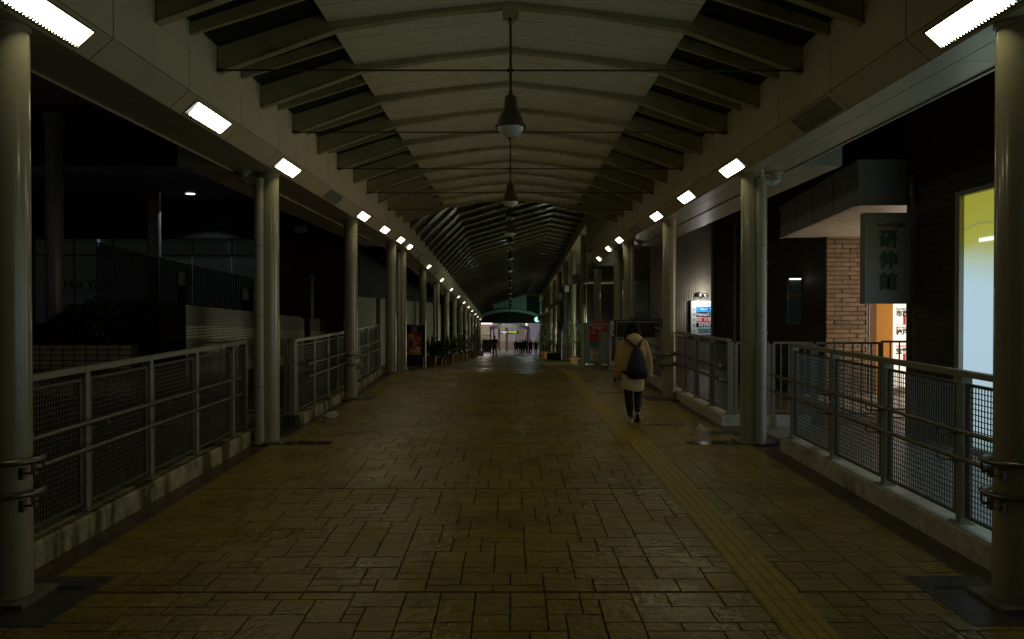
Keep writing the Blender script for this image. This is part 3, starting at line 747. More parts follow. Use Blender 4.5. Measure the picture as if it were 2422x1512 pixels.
wf.box((FX-.02,wy0+.05,wz1-.06),(FX+.12,wy1-.05,wz1)); wf.box((FX-.03,wy0+.05,wz0),(FX+.12,wy1-.05,wz0+.06))
wfo = wf.build('window_frame', M['frame'], rb, M=TB)
win.build('pane', pane_mat(), wfo, M=TB)
b = MB(); b.box((FX+.040,8.95,2.565),(FX+.046,9.58,2.61)); b.build('lit_tube_behind_pane', glow('tube_glow', (.9,1,.9), 1.1), wfo, M=TB)
# recess: back wall at y = 16.3
BY = 16.3
b = MB(); b.box((6.6,BY+.05,-.3),(7.31,BY+.5,3.25)); b.build('pillar_core', M['mortar'], rb, M=TB)
b = MB(); rr = random.Random(5)
for r in range(36):
    z = -.02+r*.0915; off = 0 if r % 2 else .16
    x = 6.48-.32+off
    while x < 7.31:
        a = max(x+.005, 6.482); c = min(x+.315, 7.308)
        if c-a > .03: b.box((a,BY+rr.uniform(-.012,.012),z+.006),(c,BY+.05,z+.0855),0,rr.random())
        x += .32
b.build('brick_pillar', M['brick_pale'], rb, M=TB, bevel=.003)
b = MB(); b.box((7.312,BY+.02,-.1),(7.335,BY+.1,3.25)); b.box((7.36,BY+.02,-.1),(7.385,BY+.1,3.25)); b.box((7.335,BY+.05,3.2),(7.36,BY+.1,3.25)); b.build('door_frame', M['frame'], rb, M=TB)
b = MB(); b.box((7.39,BY+.04,-.1),(7.52,BY+.12,3.25)); b.build('wood_panel', M['wood'], rb, M=TB)
b = MB(); b.box((7.525,BY+.04,-.1),(7.865,BY+.12,3.25)); b.build('orange_door', M['orange'], rb, M=TB)
b = MB(); b.box((7.87,BY+.10,-.1),(9.5,BY+.2,3.25)); b.build('entrance_wall', M['plaster'], rb, M=TB)
# storefront glazing on the hidden side of the recess: lights the brick and soffit
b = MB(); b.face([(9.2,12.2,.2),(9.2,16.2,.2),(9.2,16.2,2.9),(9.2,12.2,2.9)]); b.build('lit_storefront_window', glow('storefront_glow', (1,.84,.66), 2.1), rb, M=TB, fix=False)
b = MB(); b.box((9.22,11.3,-.2),(9.4,16.6,3.25)); b.build('side_wall', M['plaster'], rb, M=TB)
tag(patch('pavement_entrance', 5.9, 9.15, 12.95, 16.25, mat('paving_light_pale', (.5,.46,.42), .35, var=.15, bump=.1), .004), kind='structure')  # floor colour paled here to carry the entrance light falling on it
# long wall beyond the pillar, running away along the walkway
b = MB(); b.box((6.486,BY+.055,-.5),(6.598,25.4,3.88)); b.box((6.486,BY+.41,3.881),(6.8,25.4,6.2)); b.build('long_wall', M['brick_dark_y'], rb, M=TB)
b = MB(); b.box((6.43,22.7,-.4),(6.475,22.9,4.3)); b.build('wall_trim', M['frame'], rb, M=TB)
b = MB(); b.box((6.42,25.2,-.4),(6.475,25.45,5.5)); b.build('corner_trim', M['frame'], rb, M=TB)
b = MB(); b.box((6.48,BY,3.9),(9.5,BY+.4,6.2)); b.build('upper_wall', M['brick_dark_x'], rb, M=TB)
# entrance canopy
cn = MB(); ct = H(2.07); cb_ = H(1.51)
lo = [(4.94,11.3,cb_),(5.75,11.3,cb_),(9.3,16.6,cb_),(5.63,16.6,cb_)]
lo = [(4.94,11.3,cb_),(9.3,11.3,cb_),(9.3,16.3,cb_),(5.63,16.6,cb_)]
cn.hexa(lo, [(x,y,ct) for x,y,z in lo])
cn.hexa([(4.9,11.26,ct+.002),(9.3,11.26,ct+.002),(9.3,16.3,ct+.002),(5.59,16.64,ct+.002)], [(4.9,11.26,ct+.05),(9.3,11.26,ct+.05),(9.3,16.3,ct+.05),(5.59,16.64,ct+.05)])
cn.hexa([(4.92,11.28,cb_-.035),(9.3,11.28,cb_-.035),(9.3,11.36,cb_-.035),(4.98,11.36,cb_-.035)], [(4.92,11.28,cb_-.002),(9.3,11.28,cb_-.002),(9.3,11.36,cb_-.002),(4.98,11.36,cb_-.002)])
cn.hexa([(4.92,11.37,cb_-.035),(4.99,11.37,cb_-.035),(5.67,16.6,cb_-.035),(5.60,16.6,cb_-.035)], [(4.92,11.37,cb_-.002),(4.99,11.37,cb_-.002),(5.67,16.6,cb_-.002),(5.60,16.6,cb_-.002)])
co_ = cn.build('canopy', M['metal_panel'], rb, M=TB)
b = MB(); b.hexa([(5.0,11.37,cb_-.02),(9.2,11.37,cb_-.02),(9.2,16.28,cb_-.02),(5.69,16.5,cb_-.02)],[(5.0,11.37,cb_-.003),(9.2,11.37,cb_-.003),(9.2,16.28,cb_-.003),(5.69,16.5,cb_-.003)])
b.build('canopy_soffit', M['soffit_warm'], co_, M=TB)
b = MB()
for k, yy in enumerate((12.6,13.9,15.2)): 
    xx = 4.94+.69*(yy-11.3)/5.3-.002; b.box((xx-.004,yy,cb_+.003),(xx+.01,yy+.008,ct-.003))
b.build('canopy_seam', M['dark'], co_, M=TB)
# corner downpipe
b = MB(); b.tube([(5.62,11.0,-.05),(5.62,11.0,H(1.36)),(5.60,11.0,H(1.44)),(5.56,10.98,H(1.5)),(5.545,10.98,H(1.56)),(5.545,10.98,H(1.86))], .042, 14)
for z in (.9, 1.75, 2.6): b.tube([(5.62,11.0,z),(5.62,11.0,z+.03)], .048, 14)
b.build('downpipe', mat('dark_pipe', (.11,.10,.09), .3, var=.1), rb, M=TB, smooth=True)
# far side wing with corrugated siding
sd = thing('siding_building', 'pale corrugated building end behind the shop directory board', 'building', (6.5, 28.2, 0))
b = MB(); x = 5.0
while x < 8.0:
    b.box((x-6.5,-.03,-1.2),(x-6.5+.03,0,4.75)); x += .06
b.box((-1.5,0,-1.2),(1.5,.3,4.75)); b.build('siding', M['plaster'], sd)
b = MB(); b.box((-1.7,-2.6,4.95),(1.6,.3,5.15)); b.box((-1.75,-2.65,5.15),(1.6,.3,5.2)); b.build('eave', M['tree_black'], sd)
b = MB(); b.tube([(-.05,-1.0,4.935),(-.05,-1.0,4.95)], .12, 20); b.build('downlight', M['down_warm'], sd)

# hanging vertical sign
z0 = cp(2038,717,11.05).z; z1 = cp(2038,508,11.05).z; x0 = cp(2038,600,11.05).x; x1 = cp(2142,600,11.05).x
hs = thing('hanging_sign', 'unlit grey vertical sign with three dark green characters beside the black downpipe', 'sign', ((x0+x1)/2, 11.0, z0))
hw = (x1-x0)/2; hh = z1-z0
b = MB(); b.box((-hw,-.08,0),(hw,.08,hh)); b.build('sign_box', M['sign_face'], hs, bevel=.006)
b = MB(); b.box((-hw-.012,-.085,-.012),(-hw,.085,hh+.012)); b.box((-hw,-.085,hh),(hw,.085,hh+.012)); b.box((-hw,-.085,-.012),(hw,.085,0)); b.build('sign_frame', M['frame'], hs)
for i, ch in enumerate('研伸館'):
    for (ox, oz) in ((0,0),(.008,0),(-.008,0),(.014,0),(-.014,0),(0,.008),(0,-.008)): text(ch, .255, M['sign_green'], hs, FR(ox,-.0830-.03*(ox+.6*oz),hh*(.70-.236*i)+oz), off=.001)
text('アップ教育企画', .055, M['sign_red'], hs, FR(.03,-.082,hh*.865), off=.004)
# small reflecting sign on the long wall
ss = thing('wall_sign', 'small dark projecting sign with three pale characters on the dark brick wall', 'sign', (6.28, 17.6, 1.43))
b = MB(); b.box((-.14,-.03,0),(.14,.03,1.02)); b.box((.14,-.02,.3),(.2,.02,.34)); b.build('sign_plate', M['glass_dim_glow'], ss)
text('研伸館', .105, M['rail'], ss, FR(0,-.032,.62), off=.002)
b = MB(); b.box((-.12,-.10,.98),(.12,-.04,1.01)); b.build('strip_light', glow('strip_glow', (1,.97,.85), 1.6), ss)
# poster in the entrance
ps = thing('poster', 'tall backlit white poster with black and red characters by the entrance door', 'poster', (7.875, BY+.09, 0))
b = MB(); b.box((0,-.03,.15),(.85,0,3.05)); b.build('sheet', glow('poster_glow', (1,.93,.80), .75), ps)
z = lambda yy: cp(2130,yy,BY).z
blk = M['black']; prd = mat('poster_ink_red', (.75,.02,.01), .5)
text('西宮地区', .06, blk, ps, FR(.06,-.033,z(732)), ax='LEFT')
text('市西', .13, blk, ps, FR(.06,-.033,z(743)), off=.006, ax='LEFT')
text('13', .26, prd, ps, FR(.17,-.033,z(758)), off=.014, ax='LEFT')
text('神戸地区', .06, blk, ps, FR(.06,-.033,z(776)), ax='LEFT')
text('神戸', .13, blk, ps, FR(.06,-.033,z(787)), off=.006, ax='LEFT')
text('宝塚地区', .06, prd, ps, FR(.06,-.033,z(820)), ax='LEFT')
text('宝塚', .13, blk, ps, FR(.06,-.033,z(832)), off=.006, ax='LEFT')
text('12', .26, prd, ps, FR(.17,-.033,z(850)), off=.014, ax='LEFT')
b = MB(); b.box((.05,-.034,z(768)),(.8,-.031,z(767.3))); b.build('rule_line', blk, ps)

# shop directory
DY = 28.12
dx0 = cp(1633,800,DY).x; dz0 = cp(1633,792,DY).z; dz1 = cp(1633,712,DY).z; dw = 1.05; dh = dz1-dz0
dr = thing('directory_board', 'bright white shop directory board with coloured floor rows under a spotlight', 'sign', (dx0, DY, dz0))
b = MB(); b.box((0,-.04,0),(dw,.04,dh)); b.build('board', mat('board_white', (.75,.78,.76), .4), dr, bevel=.004)
b = MB(); b.box((-.03,-.05,-.02),(-.002,.06,dh+.02)); b.build('board_edge', M['tree_black'], dr)
rows = [(.83,.68,'5F'),(.68,.527,'4F'),(.519,.366,'3F'),(.351,.221,'2F'),(.214,.04,'1F')]
c_blue = mat('row_blue', (.01,.33,.75), .5); c_dblue = mat('row_dark_blue', (.01,.16,.6), .5); c_pur = mat('row_purple_black', (.012,.008,.035), .5); c_grn = mat('row_green', (.01,.33,.10), .5); c_red = mat('row_red', (.75,.01,.01), .5); c_blk = mat('row_black', (.02,.022,.022), .5)
c_wht = mat('row_white', (.8,.82,.82), .5); c_ink = mat('row_ink_blue', (.01,.04,.45), .5)
def band(x0, x1, f0, f1, m, d=-.044, nm='row_panel'):
    b = MB(); b.box((x0,d,dh*f1),(x1,-.04,dh*f0)); return b.build(nm, m, dr)
X0 = .178; XE = dw-.03
for f0, f1, lab in rows: text(lab, .085, c_blk, dr, FR(.112,-.043,dh*(f0+f1)/2-.01))
band(X0, XE, .828, .683, c_blue); band(.495,.66,.827,.72,c_dblue,-.046)
band(X0, .66, .675, .53, c_pur); band(.663, XE, .675, .53, c_grn)
band(.38, XE, .517, .368, c_red); band(.205,.365,.507,.378,c_red)
band(X0, XE, .351, .222, c_blk); band(.246,.713,.185,.145,c_grn)
text('パセオ・ダイゴ', .085, c_blk, dr, FR(.40,-.043,dh*.90), off=.001, ax='LEFT')
text('BiwonE', .075, c_wht, dr, FR(.46,-.049,dh*.755), off=.002); text('▼S', .075, c_wht, dr, FR(.72,-.049,dh*.755), off=.001)
text('HamaX', .15, c_wht, dr, FR(.42,-.047,dh*.60), off=.003)
text('t.', .12, c_wht, dr, FR(.76,-.047,dh*.59), off=.003)
text('N', .15, c_wht, dr, FR(.285,-.047,dh*.44), off=.006)
text('日能研', .15, c_wht, dr, FR(.44,-.047,dh*.44), off=.002, ax='LEFT')
text('NYNY', .185, c_wht, dr, FR(.28,-.047,dh*.288), off=.008, ax='LEFT')
text('FamilyMart', .095, c_ink, dr, FR(.48,-.043,dh*.105), off=.003)
b = MB(); b.box((.246,-.045,dh*.055),(.713,-.041,dh*.066)); b.build('underline', c_ink, dr)
sp_ = thing('spotlight', 'round chrome spotlight above the directory board', 'lamp', (dx0+.42, DY-.25, dz1+.14))
b = MB(); b.lathe([(.03,.16),(.10,.12),(.12,.02),(.11,.0)], (-.12,.2,0), 20); b.build('wall_plate', M['stainless'], sp_, smooth=True)
b = MB(); b.tube([(-.12,.2,.06),(0,0,.04)], .02, 8); b.build('arm', M['stainless'], sp_)
b = MB(); b.tube([(.0,-.02,.10),(0.03,.0,.0)], [.05,.09], 18); b.build('head', M['tree_black'], sp_, smooth=True)
sl = bpy.data.lights.new('spotlight_beam', 'SPOT'); sl.energy = 30; sl.spot_size = R(135); sl.spot_blend = .8; sl.color = (.97,.98,1); sl.shadow_soft_size = .05
pl_ = bpy.data.lights.new('spotlight_spill', 'POINT'); pl_.energy = 13; pl_.color = (1,.97,.9); pl_.shadow_soft_size = .04; po = bpy.data.objects.new('spotlight_spill', pl_); COL.objects.link(po); po.parent = sp_; po.location = (-.02,-.16,.12)
so = bpy.data.objects.new('spotlight_beam', sl); COL.objects.link(so); so.parent = sp_; so.location = (.03,-.35,-.02)
so.rotation_euler = Vector((0,-.50,.60)).to_track_quat('Z','Y').to_euler()

# ------------------------------------------------------------------ far right buildings along the ramp
fb = thing('shop_building', 'dark shop building running along the right of the far ramp', 'building', (5.3, 29, 0))
TF = Matrix.Translation((-5.3,-29,0))
b = MB()
for a, c in ((29,34.4),(37.0,54.5),(57.2,80)):
    b.box((5.3,a,-4),(5.6,c,4.5))
b.box((5.3,34.4,1.4),(5.6,37.0,4.5)); b.box((5.3,54.5,.2),(5.6,57.2,4.5)); b.box((5.6,28.9,-4),(8,29.1,4.5))
b.build('wall', M['brick_dark_y'], fb, M=TF)
b = MB()
for (a,c,z1_) in ((34.8,37.0,1.4),(54.5,57.2,.2)):
    b.face([(5.5,a,-3),(5.5,c,-3),(5.5,c,z1_),(5.5,a,z1_)])
b.build('lit_shopfront', glow('shop_glow', (.92,1,.70), 7), fb, M=TF, fix=False)
b = MB(); b.box((5.24,38.0,.2),(5.29,41.5,1.3)); b.build('green_signboard', mat('dark_green_board', (.02,.11,.05), .5), fb, M=TF)
b = MB(); b.box((5.22,24.0+6,1.7),(5.29,34.3,2.8)); b.build('green_signboard', mat('dark_green_board2', (.02,.10,.05), .5), fb, M=TF)
b = MB(); b.box((2.95,30.0,H(1.05)),(5.28,32.6,H(1.16))); b.build('awning', M['plaster'], fb, M=TF)
for (fy_, fe, fc, nm_) in ((30.6,75,(.85,1,.62),'nearer'),(52.2,110,(1,.98,.85),'farther')):  # spot fittings added to brighten the far right columns
    t = thing('added_column_light', 'added light aimed at columns from the %s stretch of the far right shop building' % nm_, 'light', (5.16,fy_,fz(fy_)+1.7))
    b = MB(); b.box((-.06,-.08,-.05),(.12,.08,.05)); b.build('housing', M['tree_black'], t)
    b = MB(); b.box((-.064,.082,-.04),(.06,.09,.04)); b.build('lens', glow('column_light_lens', fc, 4), t)
    l = bpy.data.lights.new('column_light_beam', 'SPOT'); l.energy = fe; l.color = fc; l.spot_size = R(48); l.spot_blend = .6; l.shadow_soft_size = .06
    o = bpy.data.objects.new('column_light_beam', l); COL.objects.link(o); o.parent = t; o.location = (0,.12,0)
    o.rotation_euler = Vector((5.1-3.1,-3.3,.75)).to_track_quat('Z','Y').to_euler()
# lanterns on the far right columns
def lantern(y, label):
    t = thing('wall_lantern', label, 'lantern', (2.79, y-.02, H(1.28)-(y-34)*.05), 0, 'box lanterns on the far right columns')
    b = MB()
    b.box((-.13,-.13,.17),(.13,.13,.20)); b.box((-.13,-.13,-.20),(.13,.13,-.17)); b.box((.13,-.03,.0),(.24,.03,.05))
    for sx in (-1,1):
        for sy in (-1,1): b.box((sx*.12-.01,sy*.12-.01,-.17),(sx*.12+.01,sy*.12+.01,.17))
    b.box((-.008,-.128,-.17),(.008,-.112,.17))
    b.build('cage', M['tree_black'], t)
    b = MB(); b.box((-.105,-.105,-.168),(.105,.105,.168)); b.build('glass', M['lantern_glass'], t)
    return t
l0 = lantern(33.8, 'box wall lantern with pale glass on the nearest far right column')
for i, y in enumerate(far_y[3:11]):
    copy_tree(l0, (2.79, y-.02, H(1.28)-(y-34)*.05), 'box wall lantern, %s from the camera on the right columns' % ORD[i+1])

# ------------------------------------------------------------------ left surroundings
def blockwall(name, label, cat, boxes, loc):
    t = thing(name, label, cat, loc); T_ = Matrix.Translation((-loc[0],-loc[1],-loc[2]))
    for nm, a, c, m in boxes:
        b = MB(); b.box(a, c); b.build(nm, m, t, M=T_)
    return t
xl = cp(310,860,14).x
zt = cp(310,818,14).z
blockwall('tiled_wall', 'low cream and tan tiled wall behind the left foreground railing', 'wall', [
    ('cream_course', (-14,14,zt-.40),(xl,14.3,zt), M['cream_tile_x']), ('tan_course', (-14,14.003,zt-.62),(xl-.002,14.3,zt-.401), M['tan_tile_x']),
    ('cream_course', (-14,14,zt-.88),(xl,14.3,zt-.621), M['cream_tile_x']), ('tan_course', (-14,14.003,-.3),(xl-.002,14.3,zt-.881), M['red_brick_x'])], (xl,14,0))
# sloping ramp wall
def ramp_wall():
    t = thing('ramp_wall', 'striped cream and tan tiled wall sloping down beside the left ramp', 'wall', (-6.1, 15, 0))
    A = cp(439,721,15); B_ = cp(812,760,28)
    T_ = Matrix.Translation((6.1,-15,0))
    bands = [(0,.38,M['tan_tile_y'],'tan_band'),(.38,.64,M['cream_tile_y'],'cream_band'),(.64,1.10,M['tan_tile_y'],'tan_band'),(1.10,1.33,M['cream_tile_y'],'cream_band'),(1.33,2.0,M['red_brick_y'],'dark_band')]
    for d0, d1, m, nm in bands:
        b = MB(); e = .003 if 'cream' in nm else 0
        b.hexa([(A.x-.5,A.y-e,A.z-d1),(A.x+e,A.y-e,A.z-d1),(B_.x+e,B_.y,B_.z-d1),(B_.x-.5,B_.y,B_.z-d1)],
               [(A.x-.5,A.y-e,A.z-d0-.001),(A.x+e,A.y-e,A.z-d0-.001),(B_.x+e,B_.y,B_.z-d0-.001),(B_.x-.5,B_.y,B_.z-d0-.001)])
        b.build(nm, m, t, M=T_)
ramp_wall()
blockwall('brick_wall', 'long low dark red brick planter wall at the left behind the cream wall', 'wall', [
    ('brickwork', (-13.5,19,-.3),(-7.2,19.3,cp(300,765,19).z), M['red_brick_x']),
    ('upper_brickwork', (-7.19,17.5,-.3),(-6.62,17.8,cp(420,722,17.5).z), M['red_brick_x'])], (-10,19,0))
# tall round columns of the left building
lb = thing('glass_building', 'dark glass fronted building with a deep flat canopy at the left', 'building', (-14, 34, 0))
TL = Matrix.Translation((14,-34,0))
zc0 = H(4.5)
b = MB(); b.box((-30,26.6,zc0),(-10.38,32.9,zc0+.25)); b.box((-30,26.5,zc0+.0),(-10.38,26.6,zc0+.28)); b.build('canopy', M['metal_panel'], lb, M=TL)
b = MB(); b.box((-10.37,26.4,zc0-.15),(-10.2,34,zc0+.9)); b.build('canopy_end_beam', M['metal_panel'], lb, M=TL)
b = MB(); b.box((-30,33,zc0-1.55),(-9,33.4,zc0+4)); b.build('upper_wall', M['dark'], lb, M=TL)
for px, yy in ((130,24.0),(365,30.0)):
    q = cp(px, 750, yy); b = MB(); rr_ = .25
    top = cp(px,270,yy).z if px < 200 else zc0-.002
    b.tube([(q.x,yy,-.2),(q.x,yy,top)], rr_, 32)
    if px < 200: b.tube([(q.x,yy,top-.35),(q.x,yy,top-.05)], rr_+.06, 32)
    b.build('round_column', mat('col_grey', (.50,.50,.50), .3, var=.08, coat=.5) if px < 200 else bpy.data.materials['col_grey'], lb, smooth=True, M=TL)
wz_t = cp(300,535,34).z; wz_m = cp(300,604,34).z; wz_b = cp(300,765,34).z
fr = MB(); x = cp(80,600,34).x; xe = cp(735,600,34).x; k = 0
b = MB()
while x < xe:
    x2 = x+1.68
    b2 = MB(); b2.box((x+.05,34.03,wz_b),(x2-.0,34.06,wz_m-.04)); b2.box((x+.05,34.03,wz_m+.04),(x2-.0,34.06,wz_t)); b2.build('window_pane', M['glass_dim_glow'], lb, M=TL)
    fr.box((x,33.98,wz_b),(x+.05,34.1,wz_t)); x = x2
fr.box((cp(80,600,34).x,33.985,wz_m-.035),(x,34.09,wz_m+.035)); fr.box((cp(80,600,34).x,33.985,wz_t),(x,34.09,wz_t+.08))
fr.build('window_frame', M['frame'], lb, M=TL)
b = MB(); b.box((-30,34.2,-.5),(-6,34.6,9)); b.box((cp(740,600,33).x,32,-3),(-7,34.1,6.0)); b.build('back_wall', M['dark'], lb, M=TL)
q = cp(150,675,33.95)
text('Hot Yoga', .52, M['black'], lb, Matrix.Translation(TL @ Vector((q.x,33.96,q.z))) @ Matrix.Rotation(R(90),4,'X'), off=.004, ax='LEFT')
for i, (px, py, lit, Y) in enumerate(((450,459,1,31),(407,437,0,28.5),(108,439,0,29))):
    q = cp(px,py,Y); b = MB(); b.tube([(0,0,0),(0,0,.012)], .17, 24)
    o = b.build('canopy_downlight', M['down'] if lit else M['lamp_cover']); o.location = (q.x, q.y, zc0-.013)
    tag(o, ['glowing round downlight in the left building canopy','unlit round downlight left of the glowing one','unlit round downlight near the tall left column'][i], 'downlight')
dl = bpy.data.lights.new('canopy_spot', 'SPOT'); dl.energy = 70; dl.spot_size = R(120); dl.color = (.85,.92,1); do = bpy.data.objects.new('canopy_spot', dl); COL.objects.link(do); do.location = (cp(450,459,31).x,31,zc0-.06)
tag(do, 'light of the glowing canopy downlight', 'light')
# tall slender reflection-like lamp inside the left window
b = MB(); q = cp(233,562,33.9); b.box((-.05,-.02,-.36),(.05,.02,.36)); o = b.build('wall_light', glow('dim_blue_tube', (.5,.55,.9), .12)); o.location = q; tag(o, 'dim bluish upright tube light in the left glass front', 'light')
# slatted stair screen
sf = thing('slatted_screen', 'dark upright slat screen stepping down in front of the left glass front', 'fence', (-15, 27, 0))
A = cp(228,577,27); B_ = cp(735,695,27)
b = MB(); n = 92
for i in range(n):
    t = i/(n-1); x = A.x+(B_.x-A.x)*t; zt_ = A.z+(B_.z-A.z)*t
    b.box((x+15,-.03,.6),(x+15+.03,.03,zt_))
b.build('slats', mat('slat_brown', (.05,.04,.035), .5), sf)
b = MB(); b.hexa([(A.x+15,-.04,A.z),(B_.x+15,-.04,B_.z),(B_.x+15,.04,B_.z),(A.x+15,.04,A.z)],[(A.x+15,-.04,A.z+.06),(B_.x+15,-.04,B_.z+.06),(B_.x+15,.04,B_.z+.06),(A.x+15,.04,A.z+.06)]); b.build('cap_rail', M['frame'], sf)
# lantern posts
for i, (px, y0_, y1_, Y) in enumerate(((434,640,760,22.0),(584,680,770,26.0))):
    q = cp(px,y1_,Y); zt_ = cp(px,y0_,Y).z; hgt = zt_-q.z
    t = thing('lantern_post', ['nearer square bollard lantern before the slatted screen','farther square bollard lantern before the slatted screen'][i], 'lantern', (q.x,Y,q.z))
    b = MB(); b.box((-.12,-.12,-.6),(.12,.12,hgt-.42)); b.box((-.15,-.15,hgt-.03),(.15,.15,hgt))
    for sx in (-1,1): b.box((sx*.13-.015,-.13,hgt-.42),(sx*.13+.015,.13,hgt-.03))
    b.build('post', M['tree_black'], t)
    b = MB(); b.box((-.1,-.1,hgt-.419),(.1,.1,hgt-.031)); b.build('glass', M['lantern_glass'], t)
# dark wall and post left of the third column
blockwall('dark_post', 'tall dark post with a boxed top behind the left mesh railing', 'post', [('box', (cp(713,690,20).x,20,cp(713,755,20).z),(cp(735,690,20).x,20.3,cp(713,648,20).z), M['tree_black']), ('stem', (cp(718,690,20).x,20.05,-.2),(cp(731,690,20).x,20.2,cp(713,755.5,20).z), M['tree_black'])], (-5.2,20,0))
blockwall('panel_wall', 'dark brown panelled wall behind the third left column', 'wall', [('wall', (-7.6,25.5,-1.5),(-5.2,25.7,4.2), M['red_brick_x'])], (-6.4,25.5,0))
blockwall('panel_building', 'long dull beige panelled building left of the far ramp', 'building', [
    ('wall', (-6.0,26.2,-3),(-5.2,60,2.2), M['plaster']), ('upper_wall', (-6.1,26.2,2.21),(-5.1,60,5), M['dark']),
    ('pilaster', (-5.199,31.0,-3),(-5.05,31.4,2.2), M['frame']), ('pilaster', (-5.199,36.0,-3),(-5.05,36.4,2.2), M['frame']), ('pilaster', (-5.199,43.0,-3),(-5.05,43.4,2.2), M['frame']),
    ('red_noticeboard', (-5.199,38.0,.2),(-5.12,39.2,1.2), M['poster_red'])], (-5.6,26.2,0))

# ------------------------------------------------------------------ plants
def foliage(b, c, rx, ry, rz_, n, size, rr, m=0):
    for i in range(n):
        while True:
            p = Vector((rr.uniform(-1,1),rr.uniform(-1,1),rr.uniform(-1,1)))
            if .25 < p.length < 1: break
        wob = 1+.25*math.sin(p.x*7+c[0])*math.cos(p.z*6)
        q = Vector((c[0]+p.x*rx*wob, c[1]+p.y*ry*wob, c[2]+p.z*rz_*wob))
        d = Vector((rr.gauss(0,1),rr.gauss(0,1),rr.gauss(0,.6)+.3)).normalized(); e = d.orthogonal().normalized()
        s_ = size*rr.uniform(.6,1.3)
        b.face([q-d*s_, q+e*s_*.4, q+d*s_, q-e*s_*.4], m, rr.random())
def hedge(label, c, rx, ry, rz_, n, size, m='leaf', seed=1):
    rr = random.Random(seed); t = thing('bush', label, 'bush', (c[0],c[1],c[2]-rz_))
    b = MB(); foliage(b, (0,0,rz_), rx, ry, rz_, n, size, rr); b.build('leaves', M[m], t, fix=False)
    b = MB()
    for k in range(5): b.tube([(rr.uniform(-.3,.3)*rx,0,-.1),(rr.uniform(-.6,.6)*rx,rr.uniform(-.4,.4)*ry,rz_)], [.02,.008], 6)
    b.build('stems', M['bark'], t)
q = cp(85,772,13.4); hedge('leafy green bush beside the tall round column at far left', (q.x-.1,15.2,q.z), .62,.4,.45, 2600, .05, seed=2)
q = cp(225,755,20); hedge('dark low shrub on the red brick planter, left one', (q.x,20,q.z), 1.0,.5,.38, 2200, .07, seed=3)
q = cp(315,750,20); hedge('dark low shrub on the red brick planter, right one', (q.x,20,q.z), 1.3,.5,.45, 2600, .07, seed=4)

def planter(label, x, y, w_, h, kind, ph, m='terracotta', seed=0, group='potted plants along the walkway'):
    rr = random.Random(seed); z = fz(y)
    t = thing('potted_plant', label, 'potted plant', (x,y,z), rr.uniform(-.1,.1), group)
    b = MB(); w2 = w_/2
    b.hexa([(-w2*.88,-w2*.88,0),(w2*.88,-w2*.88,0),(w2*.88,w2*.88,0),(-w2*.88,w2*.88,0)],[(-w2,-w2,h-.03),(w2,-w2,h-.03),(w2,w2,h-.03),(-w2,w2,h-.03)])
    b.box((-w2-.012,-w2-.012,h-.029),(w2+.012,w2+.012,h)); pt_ = b.build('planter', M[m], t, bevel=.006)
    b = MB(); b.box((-w2+.02,-w2+.02,h),(w2-.02,w2-.02,h+.006)); b.build('soil', M['soil'], t)
    b = MB()
    if kind == 'spiky':
        for k in range(70):
            a = rr.uniform(0,6.28); el = rr.uniform(.25,1.45); L_ = ph*rr.uniform(.6,1.0); base = Vector((0,0,h+rr.uniform(0,ph*.25)))
            d = Vector((math.cos(a)*math.cos(el),math.sin(a)*math.cos(el),math.sin(el)))
            sd_ = Vector((-math.sin(a),math.cos(a),0))*.014
            mid = base+d*L_*.55; tip = base+d*L_-Vector((0,0,L_*.12*math.cos(el)))
            b.face([base-sd_, base+sd_, mid+sd_*1.3, tip, mid-sd_*1.3], 0, rr.random())
        b.build('leaves', M['leaf'] if seed % 2 else M['leaf_red'], t, fix=False)
        b = MB(); b.tube([(0,0,h),(0,0,h+ph*.25)], .03, 8); b.build('stem', M['bark'], t)
    elif kind == 'bushy':
        foliage(b, (0,0,h+ph*.5), ph*.45, ph*.4, ph*.5, 500, .05, rr); b.build('leaves', M['leaf'] if seed % 3 else M['leaf_bright'], t, fix=False)
        b = MB(); b.tube([(0,0,h),(0,0,h+ph*.6)], .015, 6); b.build('stem', M['bark'], t)
    else:
        for k in range(7):
            foliage(b, (rr.uniform(-.25,.25)*ph*.6,rr.uniform(-.2,.2)*ph,h+ph*rr.uniform(.35,1.0)), ph*.16, ph*.16, ph*.12, 40, .05, rr)
        b.build('leaves', M['leaf_bright'] if kind == 'tree_b' else M['leaf'], t, fix=False)
        b = MB()
        for k in range(5): b.tube([(0,0,h),(rr.uniform(-.05,.05),0,h+ph*.4),(rr.uniform(-.25,.25)*ph*.6,rr.uniform(-.1,.1),h+ph*.95)], [.02,.014,.005], 6)
        b.build('trunk', M['bark'], t)
pl = [(-2.92,29.3,.40,.40,'spiky',.95,'terracotta'),(-3.05,30.6,.32,.30,'spiky',.7,'pot_tan'),(-2.85,31.7,.34,.28,'bushy',.7,'terracotta'),(-2.75,32.6,.26,.22,'bushy',.6,'pot_tan'),(-2.7,34.6,.45,.42,'spiky',.9,'pot_tan'),
      (-2.8,40.5,.55,.45,'bushy',.9,'terracotta'),(-2.75,43.0,.45,.45,'bushy',.9,'terracotta'),(-2.7,46.0,.5,.45,'tree',1.4,'pot_tan'),(-2.7,49,.45,.45,'bushy',.9,'terracotta'),(-2.75,56,.5,.5,'tree',1.4,'terracotta'),(-2.8,62,.5,.5,'tree',1.5,'terracotta'),(-2.75,75,.55,.5,'bushy',1.4,'white_frame')]
for i, (x,y,w_,h,k,ph,m) in enumerate(pl):
    planter('%s plant in %s box, %s from camera by the left columns' % ({'spiky':'spiky leaved','bushy':'bushy','tree':'thin tree like'}[k], {'terracotta':'brown clay','pot_tan':'tan','white_frame':'pale'}[m], ORD[i]), x,y,w_,h,k,ph,m,i+1)
